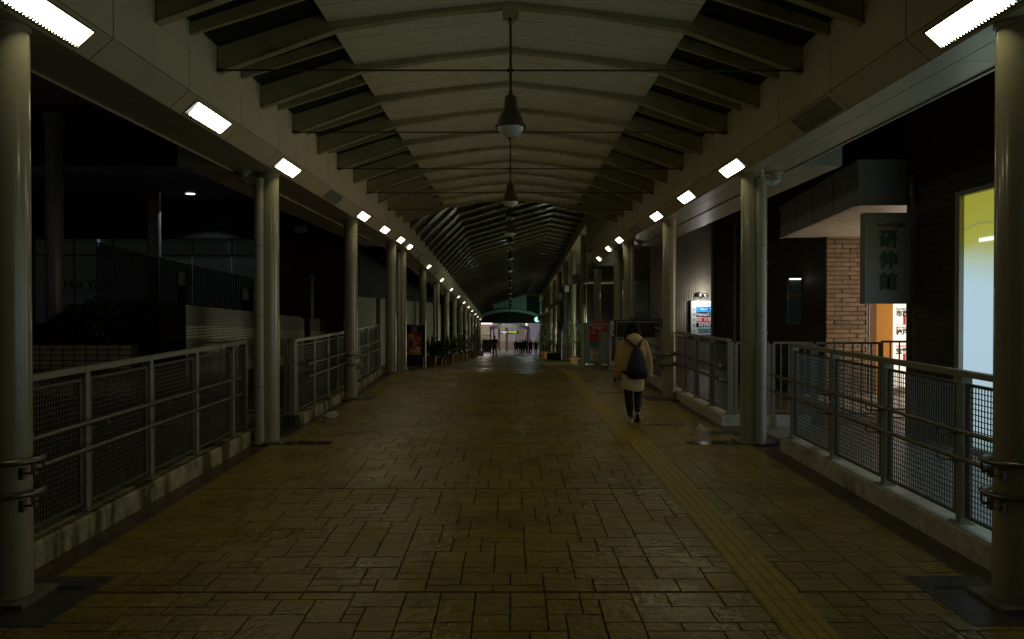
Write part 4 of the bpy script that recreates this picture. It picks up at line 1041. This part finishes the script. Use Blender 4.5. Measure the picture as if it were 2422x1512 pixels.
prt = [(3.0,37.6,.35,.3,'tree_b',1.7,'terracotta'),(2.75,47.2,.45,.45,'tree',2.0,'black'),(2.6,50.8,.5,.4,'bushy',.9,'black'),(2.7,57.5,.5,.45,'tree',2.4,'terracotta'),(2.5,58.5,.8,.5,'bushy',1.5,'terracotta'),(2.7,63,.5,.45,'tree',2.2,'terracotta'),(2.8,68,.5,.45,'bushy',1.4,'black')]
for i, (x,y,w_,h,k,ph,m) in enumerate(prt):
    planter('%s potted plant, %s from the camera along the right columns' % ({'tree_b':'bright green airy','bushy':'bushy','tree':'tall thin'}[k], ORD[i]), x,y,w_,h,k,ph,m,i+41)

# ------------------------------------------------------------------ signboards
def aboard(name, label, x, y, rot, w_, h, lean, face, frame='rail', foot=.18):
    t = thing(name, label, 'signboard', (x,y,fz(y)), rot, 'free standing signboards beside the right columns')
    Mx = Matrix.Rotation(lean, 4, 'X')
    b = MB(); w2 = w_/2
    for sx in (-1,1): b.box((sx*w2-.018,-.015,0),(sx*w2+.018,.015,h),M=Mx)
    b.box((-w2+.018,-.015,h-.03),(w2-.018,.015,h),M=Mx); b.box((-w2+.018,-.015,foot),(w2-.018,.015,foot+.03),M=Mx)
    b.box((-w2+.018,-.012,.05),(w2-.018,.012,.075),M=Mx)
    M2 = Matrix.Translation((0,.5*h*abs(math.sin(lean))*2+.05,0)) @ Matrix.Rotation(-lean,4,'X')
    b.box((-w2,-.01,0),(-w2+.03,.01,h-.01),M=M2); b.box((w2-.03,-.01,0),(w2,.01,h-.01),M=M2); b.box((-w2+.03,-.01,.06),(w2-.03,.01,.085),M=M2)
    b.build('frame', M[frame], t)
    b = MB(); b.box((-w2+.019,-.008,foot+.031),(w2-.019,.008,h-.031),M=Mx); b.build('board', face, t)
    return t, Mx
def sheet(t, Mx, x0, x1, z0, z1, m, d=.011, nm='print'):
    b = MB(); b.box((x0,-d,z0),(x1,-.0085,z1),M=Mx); return b.build(nm, m, t)
def TXT(t, Mx, s_, size, m, x, z, off=0, d=.014, ax='CENTER'): return text(s_, size, m, t, Mx @ FR(x,-d,z), 'lettering', .0015, off, ax)
tA, mA = aboard('signboard', 'signboard with a red and teal poster standing left of the blank board', 2.68, 24.6, 0, .78, 1.45, R(-7), M['poster_grey'])
sheet(tA,mA,-.22,.34,1.10,1.35,M['poster_red']); sheet(tA,mA,-.22,.2,.80,1.10,M['poster_red']); sheet(tA,mA,-.22,.1,.66,.86,M['poster_teal'],.0115)
sheet(tA,mA,-.20,.14,.26,.62,M['poster_white']); sheet(tA,mA,-.14,.06,.33,.47,M['poster_yellow'],.013)
TXT(tA,mA,'START',.12,M['poster_white'],.05,1.27,.002); TXT(tA,mA,'入学説明会',.06,M['poster_red'],-.03,.575,.003); TXT(tA,mA,'4月',.09,M['poster_white'],-.1,1.13,.002)
b = MB(); b.box((-.14,-.02,1.46),(.28,.0,1.56)); b.build('header', M['poster_red'], tA, M=mA); TXT(tA,mA,'NEW START',.05,M['poster_white'],.07,1.51,.0,.022)
tB, mB = aboard('signboard', 'blank grey board standing between the red and the navy signboards', 2.93, 23.55, R(3), .56, 1.16, R(-8), M['poster_grey'])
tC, mC = aboard('signboard', 'leaning signboard with white, navy and red poster beside the right column', 3.13, 22.35, R(-12), .66, 1.42, R(-11), M['poster_white'], 'white_frame')
sheet(tC,mC,-.29,.29,.28,.98,M['poster_navy']); sheet(tC,mC,-.29,.29,.42,.66,M['poster_red'],.013)
for k in range(4): 
    b = MB(); b.box((-.27+k*.11,-.012,1.07),(-.19+k*.11,-.0085,1.14)); b.build('print', M['poster_blue'], tC, M=mC)
TXT(tC,mC,'ハマックス',.10,M['poster_white'],-.24,.93,.002,.014,'LEFT'); TXT(tC,mC,'HamaX',.17,M['poster_white'],-.25,.80,.004,.014,'LEFT'); TXT(tC,mC,'映像エンジン',.06,M['poster_white'],-.25,.70,.001,.014,'LEFT')
TXT(tC,mC,'教室見学',.11,M['poster_white'],-.22,.60,.003,.016,'LEFT'); TXT(tC,mC,'入会受付',.11,M['poster_white'],-.05,.48,.003,.016,'LEFT')
TXT(tC,mC,'説明会',.09,M['poster_blue'],-.1,1.26,.003)
tD, mD = aboard('signboard', 'dark framed notice board hidden behind the walking person', 3.0, 18.6, R(-6), 1.1, 1.45, R(-4), M['poster_grey'], 'tree_black', .5)
sheet(tD,mD,-.5,.5,1.05,1.40,M['black'],.012)
for k in range(3): sheet(tD,mD,-.46,-.30,.98-.14*k,1.02-.14*k,M['black'],.012)
b = MB(); b.box((-.2,-.05,1.46),(.55,.05,1.50)); b.build('shelf', mat('purple_cloth', (.05,.04,.09), .7), tD, M=mD)
# left advertising cart
cx_, cy_ = -3.05, 25.2
ct_ = thing('advertising_cart', 'black wheeled cart carrying a red poster left of the walkway', 'cart', (cx_, cy_, fz(cy_)), R(-4))
b = MB(); b.box((-.50,.03,.12),(.34,.09,1.38)); b.box((-.50,-.18,.10),(.34,.2,.38)); b.box((.33,-.03,.1),(.37,.03,1.4)); b.build('body', M['black'], ct_, bevel=.004)
b = MB(); b.hexa([(-.52,-.1,1.385),(.36,-.1,1.36),(.36,.16,1.36),(-.52,.16,1.385)],[(-.52,-.1,1.42),(.36,-.1,1.38),(.36,.16,1.38),(-.52,.16,1.42)]); b.build('header', mat('header_brown',(.13,.05,.035),.5), ct_)
pb = MB(); pb.box((-.46,.012,.46),(.24,.03,1.12)); pbo = pb.build('poster', M['poster_red'], ct_)
def S(x0,x1,z0,z1,m,nm='print',d=.008): b = MB(); b.box((x0,d,z0),(x1,.0119,z1)); return b.build(nm, m, pbo)
b = MB(); b.tube([(-.07,.011,1.04),(-.07,.007,1.04)], .09, 20); b.build('print', M['poster_yellow'], pbo)
S(-.46,.24,.46,.50,M['poster_yellow']); S(-.42,-.16,.52,.58,M['poster_red']); S(-.13,.2,.52,.58,M['poster_white']); S(-.46,-.0,.60,.68,M['poster_yellow'])
b = MB(); b.box((.05,.0115,.60),(.2,.0075,.70)); b.build('print', M['poster_white'], pbo)
b = MB(); b.tube([(-.31,.0115,.98),(-.31,.006,.98)], .055, 16); b.add([(-.44,.009,.70),(-.16,.009,.70),(-.20,.009,.86),(-.27,.009,.93),(-.36,.009,.93),(-.43,.009,.84)],[(0,1,2,3,4,5)]); b.add([(-.20,.009,.84),(-.15,.009,.84),(-.15,.009,1.06),(-.19,.009,1.08)],[(0,1,2,3)]); b.build('figure_print', M['poster_skin'], pbo)
text('ホットヨガ', .065, M['poster_white'], pbo, FR(.08,.006,.97), off=.002); text('スタート', .075, M['poster_white'], pbo, FR(.07,.006,.89), off=.003); text('祭', .14, M['poster_white'], pbo, FR(.05,.006,.77), off=.008); text('1980円', .09, M['poster_red'], pbo, FR(-.17,.005,.64), off=.003)
b = MB(); b.box((-.08,.01,1.16),(.10,.029,1.36)); b.build('leaflet', mat('leaflet',(.28,.22,.13),.6), ct_)
for sx in (-.42,.28):
    b = MB(); b.tube([(sx-.015,-.1,.045),(sx+.015,-.1,.045)], .045, 14); b.build('wheel', M['tree_black'], ct_)
b = MB(); b.hexa([(-3.75,24.0,fz(24)),(-3.1,24.0,fz(24)),(-3.1,24.5,fz(24.4)),(-3.75,24.5,fz(24.4))],[(-3.72,24.03,fz(24)+.26),(-3.3,24.03,fz(24)+.17),(-3.3,24.47,fz(24)+.17),(-3.72,24.47,fz(24)+.26)])
tag(b.build('weight_block', M['white_frame'], bevel=.02), 'pale plastic weight lying beside the left advertising cart', 'weight')
b = MB(); rr = random.Random(9)
b.loft([(0,0,0,.10,.08),(0,.01,.03,.13,.09),(.02,0,.07,.10,.07),(.05,.01,.10,.03,.03)], 10)
for i, v in enumerate(b.v): b.v[i] = (v[0]+rr.uniform(-.02,.02), v[1]+rr.uniform(-.015,.015), max(0,v[2]+rr.uniform(-.01,.01)))
o = b.build('plastic_bag', mat('bag_film',(.5,.52,.5),.3), None); o.location = (-2.92,12.9,fz(12.9)+.004); tag(o, 'small crumpled pale plastic bag lying at the foot of the left kerb', 'bag')

# ------------------------------------------------------------------ far end hall
def hall():
    Y = 81.5
    g = thing('end_gable', 'pale teal panelled gable wall above the arched far opening', 'wall', (0, Y, 0))
    Tn = Matrix.Translation((0,-Y,0))
    P3 = lambda px, py, yy: cp(px/1.5861, py/1.5861, yy)
    b = MB(); x0 = P3(1848,1150,Y).x; x1 = P3(1975,1150,Y).x; z0 = P3(1900,1165,Y).z
    n = 6
    for i in range(n):
        a = x0+(x1-x0)*i/n+.012; c = x0+(x1-x0)*(i+1)/n-.012
        ta = P3(1848+(1975-1848)*i/n, 1143-(43)*i/n, Y).z; tc_ = P3(1848, 1143-43*(i+1)/n, Y).z
        b.hexa([(a,Y,z0),(c,Y,z0),(c,Y+.1,z0),(a,Y+.1,z0)],[(a,Y,ta),(c,Y,tc_),(c,Y+.1,tc_),(a,Y+.1,ta)])
    b.build('panel', M['teal'], g, M=Tn)
    b = MB(); b.box((-8,Y+.12,P3(0,1212,Y).z),(8,Y+.3,8)); b.build('backing_wall', M['dark'], g, M=Tn)
    b = MB(); pts = []
    for i in range(13):
        t = i/12; px = 1806+(2018-1806)*t; py = 1180-(22)*math.sin(math.pi*t)**.8
        pts.append((P3(px,py,Y).x, P3(px,py,Y).z))
    for p, q in zip(pts, pts[1:]): b.hexa([(p[0],Y-.5,p[1]-.32),(q[0],Y-.5,q[1]-.32),(q[0],Y,q[1]-.32),(p[0],Y,p[1]-.32)],[(p[0],Y-.5,p[1]),(q[0],Y-.5,q[1]),(q[0],Y,q[1]),(p[0],Y,p[1])])
    b.build('arched_beam', M['teal'], g, M=Tn)
    b = MB(); b.tube([(0,Y-.6,P3(0,1168,Y).z),(0.5,Y+2,P3(0,1185,Y).z)], .06, 8); b.build('strut', M['poster_grey'], g, M=Tn)
    # hall
    h = thing('station_hall', 'brightly lit hall with cream and lilac walls at the far end', 'building', (0, 98, -3.03))
    Th = Matrix.Translation((0,-98,3.03))
    zt_ = P3(1911,1205,98).z+.9; zb = -3.03; zm = P3(1911,1281,98).z
    def bx(nm, a, c, m): q = MB(); q.box(a, c); q.build(nm, m, h, M=Th)
    xs = [P3(px,1240,98).x for px in (1740,1805,1838,1872,1896,1902,1934,1962,1980,2040)]
    cols = ['hall','hall','hall_lilac','hall','dark','hall_lilac','plaster','hall_lilac','hall_lilac']
    for i in range(9): bx('wall_panel', (xs[i]+.01,98,zm),(xs[i+1]-.01,98.2,zt_), M[cols[i]])
    bx('stone_base', (xs[0],97.9,zb),(xs[-1],98.2,zm), M['hall_base'])
    bx('hall_ceiling', (-9,82.2,P3(0,1212,84).z),(9,98,P3(0,1212,84).z+.1), M['rafter'])
    bx('side_wall', (4.3,84,zb),(4.5,98,1), M['hall_lilac']); bx('side_wall', (-9.2,84,zb),(-9,98,1), M['hall'])
    bx('floor_sheet', (-9,84.1,zb+.001),(4.3,98,zb+.006), mat('hall_floor',(.30,.30,.36),.3))
    for px in (1872,1900,1973): 
        q = P3(px,1240,92); b = MB(); b.box((q.x-.12,92,zb),(q.x+.12,92.3,zt_)); b.build('pier', M['frame'] if px < 1950 else M['rafter'], h, M=Th)
    # second arch
    a2 = thing('portal_arch', 'dark curved portal beam hanging below the far hall ceiling', 'beam', (0,87,0))
    b = MB(); pts = []
    for i in range(13):
        t = i/12; px = 1836+(1987-1836)*t; py = 1228-14*math.sin(math.pi*t)**.7
        q = P3(px,py,87); pts.append((q.x,q.z))
    for p, q in zip(pts, pts[1:]): b.hexa([(p[0],-.2,p[1]-.42),(q[0],-.2,q[1]-.42),(q[0],.2,q[1]-.42),(p[0],.2,p[1]-.42)],[(p[0],-.2,p[1]),(q[0],-.2,q[1]),(q[0],.2,q[1]),(p[0],.2,p[1])])
    b.build('beam', M['teal'], a2)
    b = MB(); 
    for px in (1840,1852,1978,1984):
        q = P3(px,1240,87); b.tube([(q.x,0,-3.03),(q.x,0,P3(px,1225,87).z)], .07, 10)
    b.build('posts', M['tree_black'], a2, smooth=True)
    # tube light, hanging sign
    q = P3(1906.5,1211,86); b = MB(); b.box((-1.0,-.08,-.05),(1.0,.08,.05)); o = b.build('tube_light', glow('tube_far', (1,.82,.92), 9)); o.location = q; tag(o, 'long glowing tube light under the far arch', 'light')
    q = P3(1825,1214,90); b = MB(); b.box((-.6,-.2,-.04),(.6,.2,.04)); o = b.build('tube_light', M['lamp_far']); o.location = q; tag(o, 'glowing ceiling light left of the far arch', 'light')
    q = P3(1910,1247.5,84); s_ = thing('overhead_sign', 'black hanging direction sign with white and yellow lettering at the far end', 'sign', q)
    b = MB(); b.box((-1.0,-.08,-.13),(1.0,.08,.13)); b.build('sign_box', M['black'], s_)
    b = MB(); 
    for k in (-.4,.4): b.tube([(k,0,.13),(k,0,.7)], .015, 6)
    b.build('hanger', M['tree_black'], s_)
    gy = glow('sign_yellow', (.55,.85,.02), .9); gw = glow('sign_white', (.75,.9,1), 1.2)
    text('↑ 北口', .20, gw, s_, FR(-.62,-.084,.0), off=.01); text('のりば', .13, glow('sign_amber',(.9,.7,.05),.9), s_, FR(-.1,-.084,.03), off=.008); text('出口案内', .17, gy, s_, FR(.42,-.084,.01), off=.012)
    # fence in the hall left opening
    bf = thing('bar_fence', 'dark upright bar fence before the far bright hall', 'fence', (P3(1808,1270,90).x,90,-3.03)); w_ = P3(1840,1270,90).x-P3(1808,1270,90).x; zz = P3(1808,1257,90).z+3.03; zl = P3(1808,1276,90).z+3.03
    b = MB(); b.box((0,-.03,zz-.06),(w_,.03,zz)); b.box((0,-.03,zl),(w_,.03,zl+.05)); b.build('rails', M['tree_black'], bf)
    for k in range(9): b = MB(); b.box((w_*k/8-.015,-.015,zl+.051),(w_*k/8+.015,.015,zz-.061)); b.build('bar', M['tree_black'], bf)
    b = MB(); b.box((0,.05,0),(w_,.2,zl)); b.build('plinth', M['red_brick_x'], bf)
    # globe clock lamp at right
    q = P3(2014,1199,79); s_ = thing('globe_lamp', 'pale teal round lamp on the last right column', 'lamp', q)
    b = MB(); b.ball((0,0,0), .27, 3); b.build('globe', glow('teal_globe', (.45,1,.9), 1.0), s_, smooth=True)
    b = MB(); b.box((.2,-.03,-.05),(.62,.03,.02)); b.tube([(0,0,.24),(0,0,.34)], .08, 10); b.build('bracket', M['tree_black'], s_)
    for nm, loc, e, c, sz in (('hall_fill_light', (-3,93,P3(0,1212,84).z-.25), 230, (1,.90,.74), 1.2), ('hall_fill_light', (2.2,92,P3(0,1212,84).z-.25), 150, (.88,.86,1), 1.2), ('gable_fill_light', (1.5,77.5,P3(0,1160,78).z-.6), 34, (.55,1,.80), .3)):  # unseen point lamps added to brighten the hall and tint the gable
        l = bpy.data.lights.new(nm, 'POINT'); l.energy = e; l.color = c; l.shadow_soft_size = sz*.3; o = bpy.data.objects.new(nm, l); COL.objects.link(o); o.location = loc
hall()

# ------------------------------------------------------------------ people
def remesh(mb, name, mats, vox, parent=None, smooth_it=4, colour=None):
    o = mb.build('tmp', mats if not colour else mats[0])
    md = o.modifiers.new('r', 'REMESH'); md.mode = 'VOXEL'; md.voxel_size = vox; md.use_smooth_shade = True
    if smooth_it: s_ = o.modifiers.new('s', 'SMOOTH'); s_.iterations = smooth_it; s_.factor = .5
    dg = bpy.context.evaluated_depsgraph_get(); dg.update()
    me = bpy.data.meshes.new_from_object(o.evaluated_get(dg)); bpy.data.objects.remove(o); me.name = name
    me.materials.clear()
    for m in (mats if isinstance(mats, (list,tuple)) else [mats]): me.materials.append(m)
    if colour:
        for p in me.polygons: p.material_index = colour(p.center)
    me.shade_smooth()
    r = bpy.data.objects.new(name, me); COL.objects.link(r)
    if parent is not None: r.parent = parent
    return r

def limb(b, pts, rs, n=14):
    # subdivide for smoothness
    P_ = [Vector(p) for p in pts]; out = []; rr_ = []
    for i in range(len(P_)-1):
        for k in range(4):
            t = k/4; out.append(P_[i].lerp(P_[i+1], t)); rr_.append(rs[i]+(rs[i+1]-rs[i])*t)
    out.append(P_[-1]); rr_.append(rs[-1]); b.tube(out, rr_, n)
    b.ball(P_[0], rs[0]*.98, 2); b.ball(P_[-1], rs[-1]*.98, 2)

def woman():
    Y = 12.35; X = cp(1497,990,Y).x
    t = thing('person', 'person walking away in a tan hooded coat and black tights', 'person', (X, Y, fz(Y)+.003), R(2))
    # body: head, neck, torso, arms, hands with fingers, legs, feet, one surface
    b = MB()
    b.ball((0,.02,1.45), .088, 3, 0, (.92,1.08,1.2)); b.ball((0,.105,1.425), .016, 2, 0, (.8,1,1.3)); b.ball((0,.085,1.375), .035, 2)      # head, nose, chin
    for sx in (-1,1): b.ball((sx*.083,.015,1.44), .022, 2, 0, (.4,.8,1.3))
    limb(b, [(0,.01,1.27),(0,.015,1.37)], [.052,.048])
    b.loft([(0,.0,.72,.15,.11),(0,0,.82,.155,.115),(0,0,.95,.12,.09),(0,0,1.10,.14,.10),(0,.0,1.22,.16,.09),(0,.01,1.28,.06,.055)], 20)
    for sx, f in ((-1,-1),(1,1)):
        limb(b, [(sx*.15,0,1.22),(sx*.205,-.01,.98),(sx*.225,.03*-f+.03,.75)], [.045,.036,.024])
        wx, wy, wz = sx*.228, .03*-f+.035, .735
        b.ball((wx,wy,wz-.045), .034, 2, 0, (.45,.95,1.25))
        for k in range(4):
            yy = wy-.026+.018*k; L_ = (.052,.066,.070,.058)[k]
            limb(b, [(wx,yy,wz-.075),(wx-sx*.006,yy+.002,wz-.075-L_*.55),(wx-sx*.018,yy+.004,wz-.075-L_)], [.0085,.0078,.0065], 8)
        limb(b, [(wx,wy+.02,wz-.03),(wx-sx*.008,wy+.046,wz-.055),(wx-sx*.014,wy+.050,wz-.082)], [.010,.009,.007], 8)
    # legs: left planted, right trailing with heel up
    limb(b, [(-.078,.0,.74),(-.070,.02,.42),(-.045,-.01,.08)], [.094,.066,.039])
    b.loft([(-.068,.0,.34,.058,.060),(-.062,-.008,.28,.064,.066),(-.056,-.01,.19,.052,.053)], 14)
    b.loft([(-.045,.03,.012,.036,.10),(-.045,.03,.05,.034,.09),(-.045,0,.09,.03,.04)], 14)
    limb(b, [(.078,.0,.74),(.083,.04,.42),(.055,-.06,.17)], [.094,.066,.039])
    b.loft([(.082,.03,.36,.058,.060),(.077,.012,.30,.063,.065),(.068,-.02,.22,.050,.052)], 14)
    b.loft([(.06,-.0,.03,.034,.07,R(-35)),(.058,-.045,.09,.034,.085,R(-35)),(.055,-.06,.15,.03,.04,R(-20))], 14)
    def colr(c): return 1 if c.z < .735 and abs(c.x) < .19 else 0
    remesh(b, 'body', [M['skin'], M['tights']], .0075, t, 2, colr)
    # hair
    b = MB(); b.ball((0,0,1.462), .10, 3, 0, (.95,1.0,1.0)); b.loft([(0,-.035,1.45,.096,.068),(0,-.045,1.38,.098,.062),(0,-.04,1.31,.09,.055)], 18)
    for sx in (-1,1): limb(b, [(sx*.088,.01,1.42),(sx*.108,.04,1.33),(sx*.14,.09,1.20)], [.030,.028,.013], 10)
    remesh(b, 'hair', M['hair'], .009, t, 3)
    # coat: torso + sleeves
    b = MB()
    b.loft([(0,.0,.80,.205,.155),(0,.0,.86,.225,.17),(0,0,.98,.215,.16),(0,0,1.12,.215,.155),(0,0,1.21,.195,.125),(0,.005,1.265,.12,.095),(0,.01,1.30,.075,.07)], 28)
    for sx, f in ((-1,-1),(1,1)):
        limb(b, [(sx*.155,0,1.215),(sx*.215,-.015,1.02),(sx*.240,0,.88),(sx*.243,.03*-f+.02,.715)], [.078,.072,.072,.054], 18)
        b.loft([(sx*.255,.03*-f+.02,.70,.05,.05),(sx*.255,.03*-f+.02,.725,.054,.054)], 16)
    # folds: rings of slight swellings on the sleeves
    for sx in (-1,1):
        for k, zz in enumerate((.80,.88,.97,1.06)):
            xx = sx*(.240-.018*max(0,(zz-.9))*6); b.loft([(xx,.0,zz-.012,.064,.064),(xx,.0,zz,.076,.076),(xx,.0,zz+.012,.064,.064)], 16)
    remesh(b, 'coat', M['coat'], .011, t, 4)
    # hood hanging behind the neck
    b = MB()
    b.loft([(0,-.095,1.16,.055,.035),(0,-.115,1.20,.115,.065),(0,-.11,1.26,.135,.078),(0,-.08,1.315,.125,.085),(0,-.055,1.345,.10,.075)], 24)
    b.loft([(0,-.06,1.33,.10,.08),(0,-.03,1.365,.092,.085),(0,-.02,1.40,.080,.082)], 24)
    remesh(b, 'hood', [M['coat'], M['hood']], .010, t, 3, lambda c: 1 if c.z > 1.295 else 0)
    # skirt
    b = MB(); b.loft([(0,.0,.50,.162,.13),(0,.0,.505,.166,.134),(0,0,.62,.178,.14),(0,0,.75,.172,.135),(0,0,.86,.16,.12)], 30)
    for i, v in enumerate(b.v):
        a = math.atan2(v[1],v[0]); k = 1+.03*math.sin(a*7)*(1 if v[2] < .7 else .3); b.v[i] = (v[0]*k, v[1]*k, v[2]+(.015*math.sin(a*2+1) if v[2] < .52 else 0))
    b.build('skirt', M['dress'], t, smooth=True)
    # shoes
    b = MB(); b.loft([(-.045,.035,.0,.044,.125),(-.045,.035,.03,.045,.125),(-.045,.02,.055,.041,.10),(-.045,-.01,.085,.039,.055),(-.045,-.02,.10,.037,.045)], 20); sh = remesh(b, 'shoe', M['shoe'], .008, t, 2)
    b = MB(); b.box((-.073,-.10,.075),(-.017,-.055,.098)); b.build('heel_tab', M['black'], sh, bevel=.006)
    b = MB(); b.loft([(.06,.015,.018,.042,.085,R(-38)),(.06,-.02,.065,.043,.11,R(-38)),(.058,-.05,.105,.041,.075,R(-38)),(.056,-.062,.145,.037,.045,R(-25))], 20); sh2 = remesh(b, 'shoe', M['shoe'], .008, t, 2)
    b = MB(); b.loft([(.06,.022,.004,.040,.088,R(-38)),(.06,.005,.020,.042,.092,R(-38))], 20); b.build('sole', M['black'], sh2, smooth=True)
    # backpack
    k = thing('backpack', 'slouchy navy drawstring backpack worn on the tan coat', 'backpack', (X, Y-.02, fz(Y)), R(2))
    b = MB()
    b.loft([(.02,-.20,.70,.085,.045),(.02,-.21,.72,.125,.075),(.022,-.225,.80,.145,.095),(.02,-.22,.90,.135,.095),(.018,-.215,1.00,.105,.08),(.018,-.20,1.09,.078,.06),(.018,-.19,1.15,.052,.042),(.018,-.18,1.185,.034,.03),(.018,-.175,1.20,.045,.035)], 26)
    for i, v in enumerate(b.v):
        a = math.atan2(v[1]+.21,v[0]-.02); q = 1+.05*math.sin(a*9+v[2]*6)*max(0,(v[2]-.85)*3) ; q *= 1.2; b.v[i] = ((v[0]-.02)*q+.02,(v[1]+.21)*q-.22,v[2]-.01)
    b.build('sack', M['navy'], k, smooth=True)
    for sx in (-1,1):
        b = MB(); b.tube([(.018+sx*.01,-.19,1.18),(sx*.07,-.19,1.235),(sx*.115,-.11,1.285),(sx*.135,-.02,1.29),(sx*.15,.08,1.24),(sx*.16,.14,1.08),(sx*.19,.08,.88),(sx*.15,-.14,.76)], .018, 10); b.build('strap', M['navy'], k, smooth=True)
    b = MB(); b.box((-.06,-.325,.78),(-.045,-.30,.82)); b.build('zip_pull', M['rail'], k)
woman()

def walker(label, px, Y, h, mt, stride=0, lean=0, bag=False, arm=0, seed=1):
    x = cp(px, 840, Y).x; k = h/1.7; rr = random.Random(seed)
    t = thing('person', label, 'person', (x, Y, fz(Y)+.005), rr.uniform(-.4,.4), 'distant people at the end of the walkway')
    b = MB()
    b.ball((0,.02,1.59), .095, 2, 0, (.88,1.05,1.2)); b.ball((0,.115,1.57), .018, 1); limb(b, [(0,0,1.38),(0,.01,1.5)], [.06,.055], 10)
    b.loft([(0,0,.80,.17,.13),(0,0,.95,.17,.13),(0,0,1.15,.17,.12),(0,0,1.32,.20,.12),(0,0,1.42,.12,.09),(0,0,1.46,.06,.06)], 14)
    b.loft([(0,0,.66,.19,.15),(0,0,.85,.18,.14)], 14)
    for sx in (-1,1):
        s_ = sx*stride
        limb(b, [(sx*.09,0,.85),(sx*.10,s_*.14+.04*abs(stride),.47),(sx*.09,s_*.30,.08)], [.10,.065,.045], 10)
        b.loft([(sx*.09,s_*.30+.05,.0,.045,.12),(sx*.09,s_*.30+.05,.05,.042,.11),(sx*.09,s_*.30,.10,.04,.05)], 10)
        ay = -s_*.22
        if arm and sx > 0: pts = [(sx*.19,0,1.38),(sx*.24,.02,1.15),(sx*.12,.20,1.18)]
        else: pts = [(sx*.19,0,1.38),(sx*.25,ay*.4,1.12),(sx*.25,ay+.05,.88)]
        limb(b, pts, [.065,.052,.038], 10)
        e = pts[-1]; b.ball((e[0],e[1],e[2]-.05), .038, 2, 0, (.5,.9,1.3))
        for q in range(4): limb(b, [(e[0],e[1]-.025+.017*q,e[2]-.08),(e[0]-sx*.01,e[1]-.02+.017*q,e[2]-.14)], [.012,.010], 6)
        limb(b, [(e[0],e[1]+.02,e[2]-.04),(e[0],e[1]+.05,e[2]-.09)], [.013,.011], 6)
    o = remesh(b, 'body', [M['skin'], M[mt], M['hair']], .016, t, 2, lambda c: 2 if c.z > 1.56 and c.y < .07 else (0 if c.z > 1.47 or (c.z < .83 and abs(c.x) > .2) else 1))
    o.scale = (k,k,k)
    if bag:
        g = thing('shoulder_bag', 'dark shoulder bag hanging at the hip of the nearest distant walker', 'bag', (x-.30, Y, fz(Y)))
        b = MB(); b.loft([(0,0,.62,.07,.17),(0,0,.75,.09,.19),(0,0,.92,.06,.17)], 14); b.build('pouch', M['cloth_dark'], g, smooth=True)
        b = MB(); b.tube([(0,-.12,.9),(.08,-.05,1.2),(.14,0,1.42),(.08,.06,1.2),(0,.12,.9)], .013, 8); b.build('strap', M['cloth_dark'], g)
walker('dark silhouetted walker with a shoulder bag alone at the far left', 1169.5, 62, 1.70, 'cloth_dark', .5, bag=True, seed=3)
walker('distant person in mid stride, leftmost of the far group', 1220.5, 84, 1.62, 'cloth_dark', 1.0, seed=4)
walker('distant person in dark green coat, second from left in the far group', 1229.5, 84.5, 1.58, 'cloth_green', .2, seed=5)
walker('distant bare headed person at the middle of the far group', 1235, 83.6, 1.64, 'cloth_green', .3, arm=1, seed=6)
walker('tallest distant person in dark navy coat in the far group', 1241.5, 84.2, 1.74, 'cloth_navy', .3, seed=7)
walker('distant person in dark coat standing right of the tall one', 1255, 84, 1.64, 'cloth_dark', .1, arm=1, seed=8)
walker('rightmost distant person beside the last column', 1267, 84.3, 1.56, 'cloth_green', .2, seed=9)

# wet sheen / night air is left to the renderer; close the scene behind the camera with the same walkway
print('objects', len(bpy.data.objects))
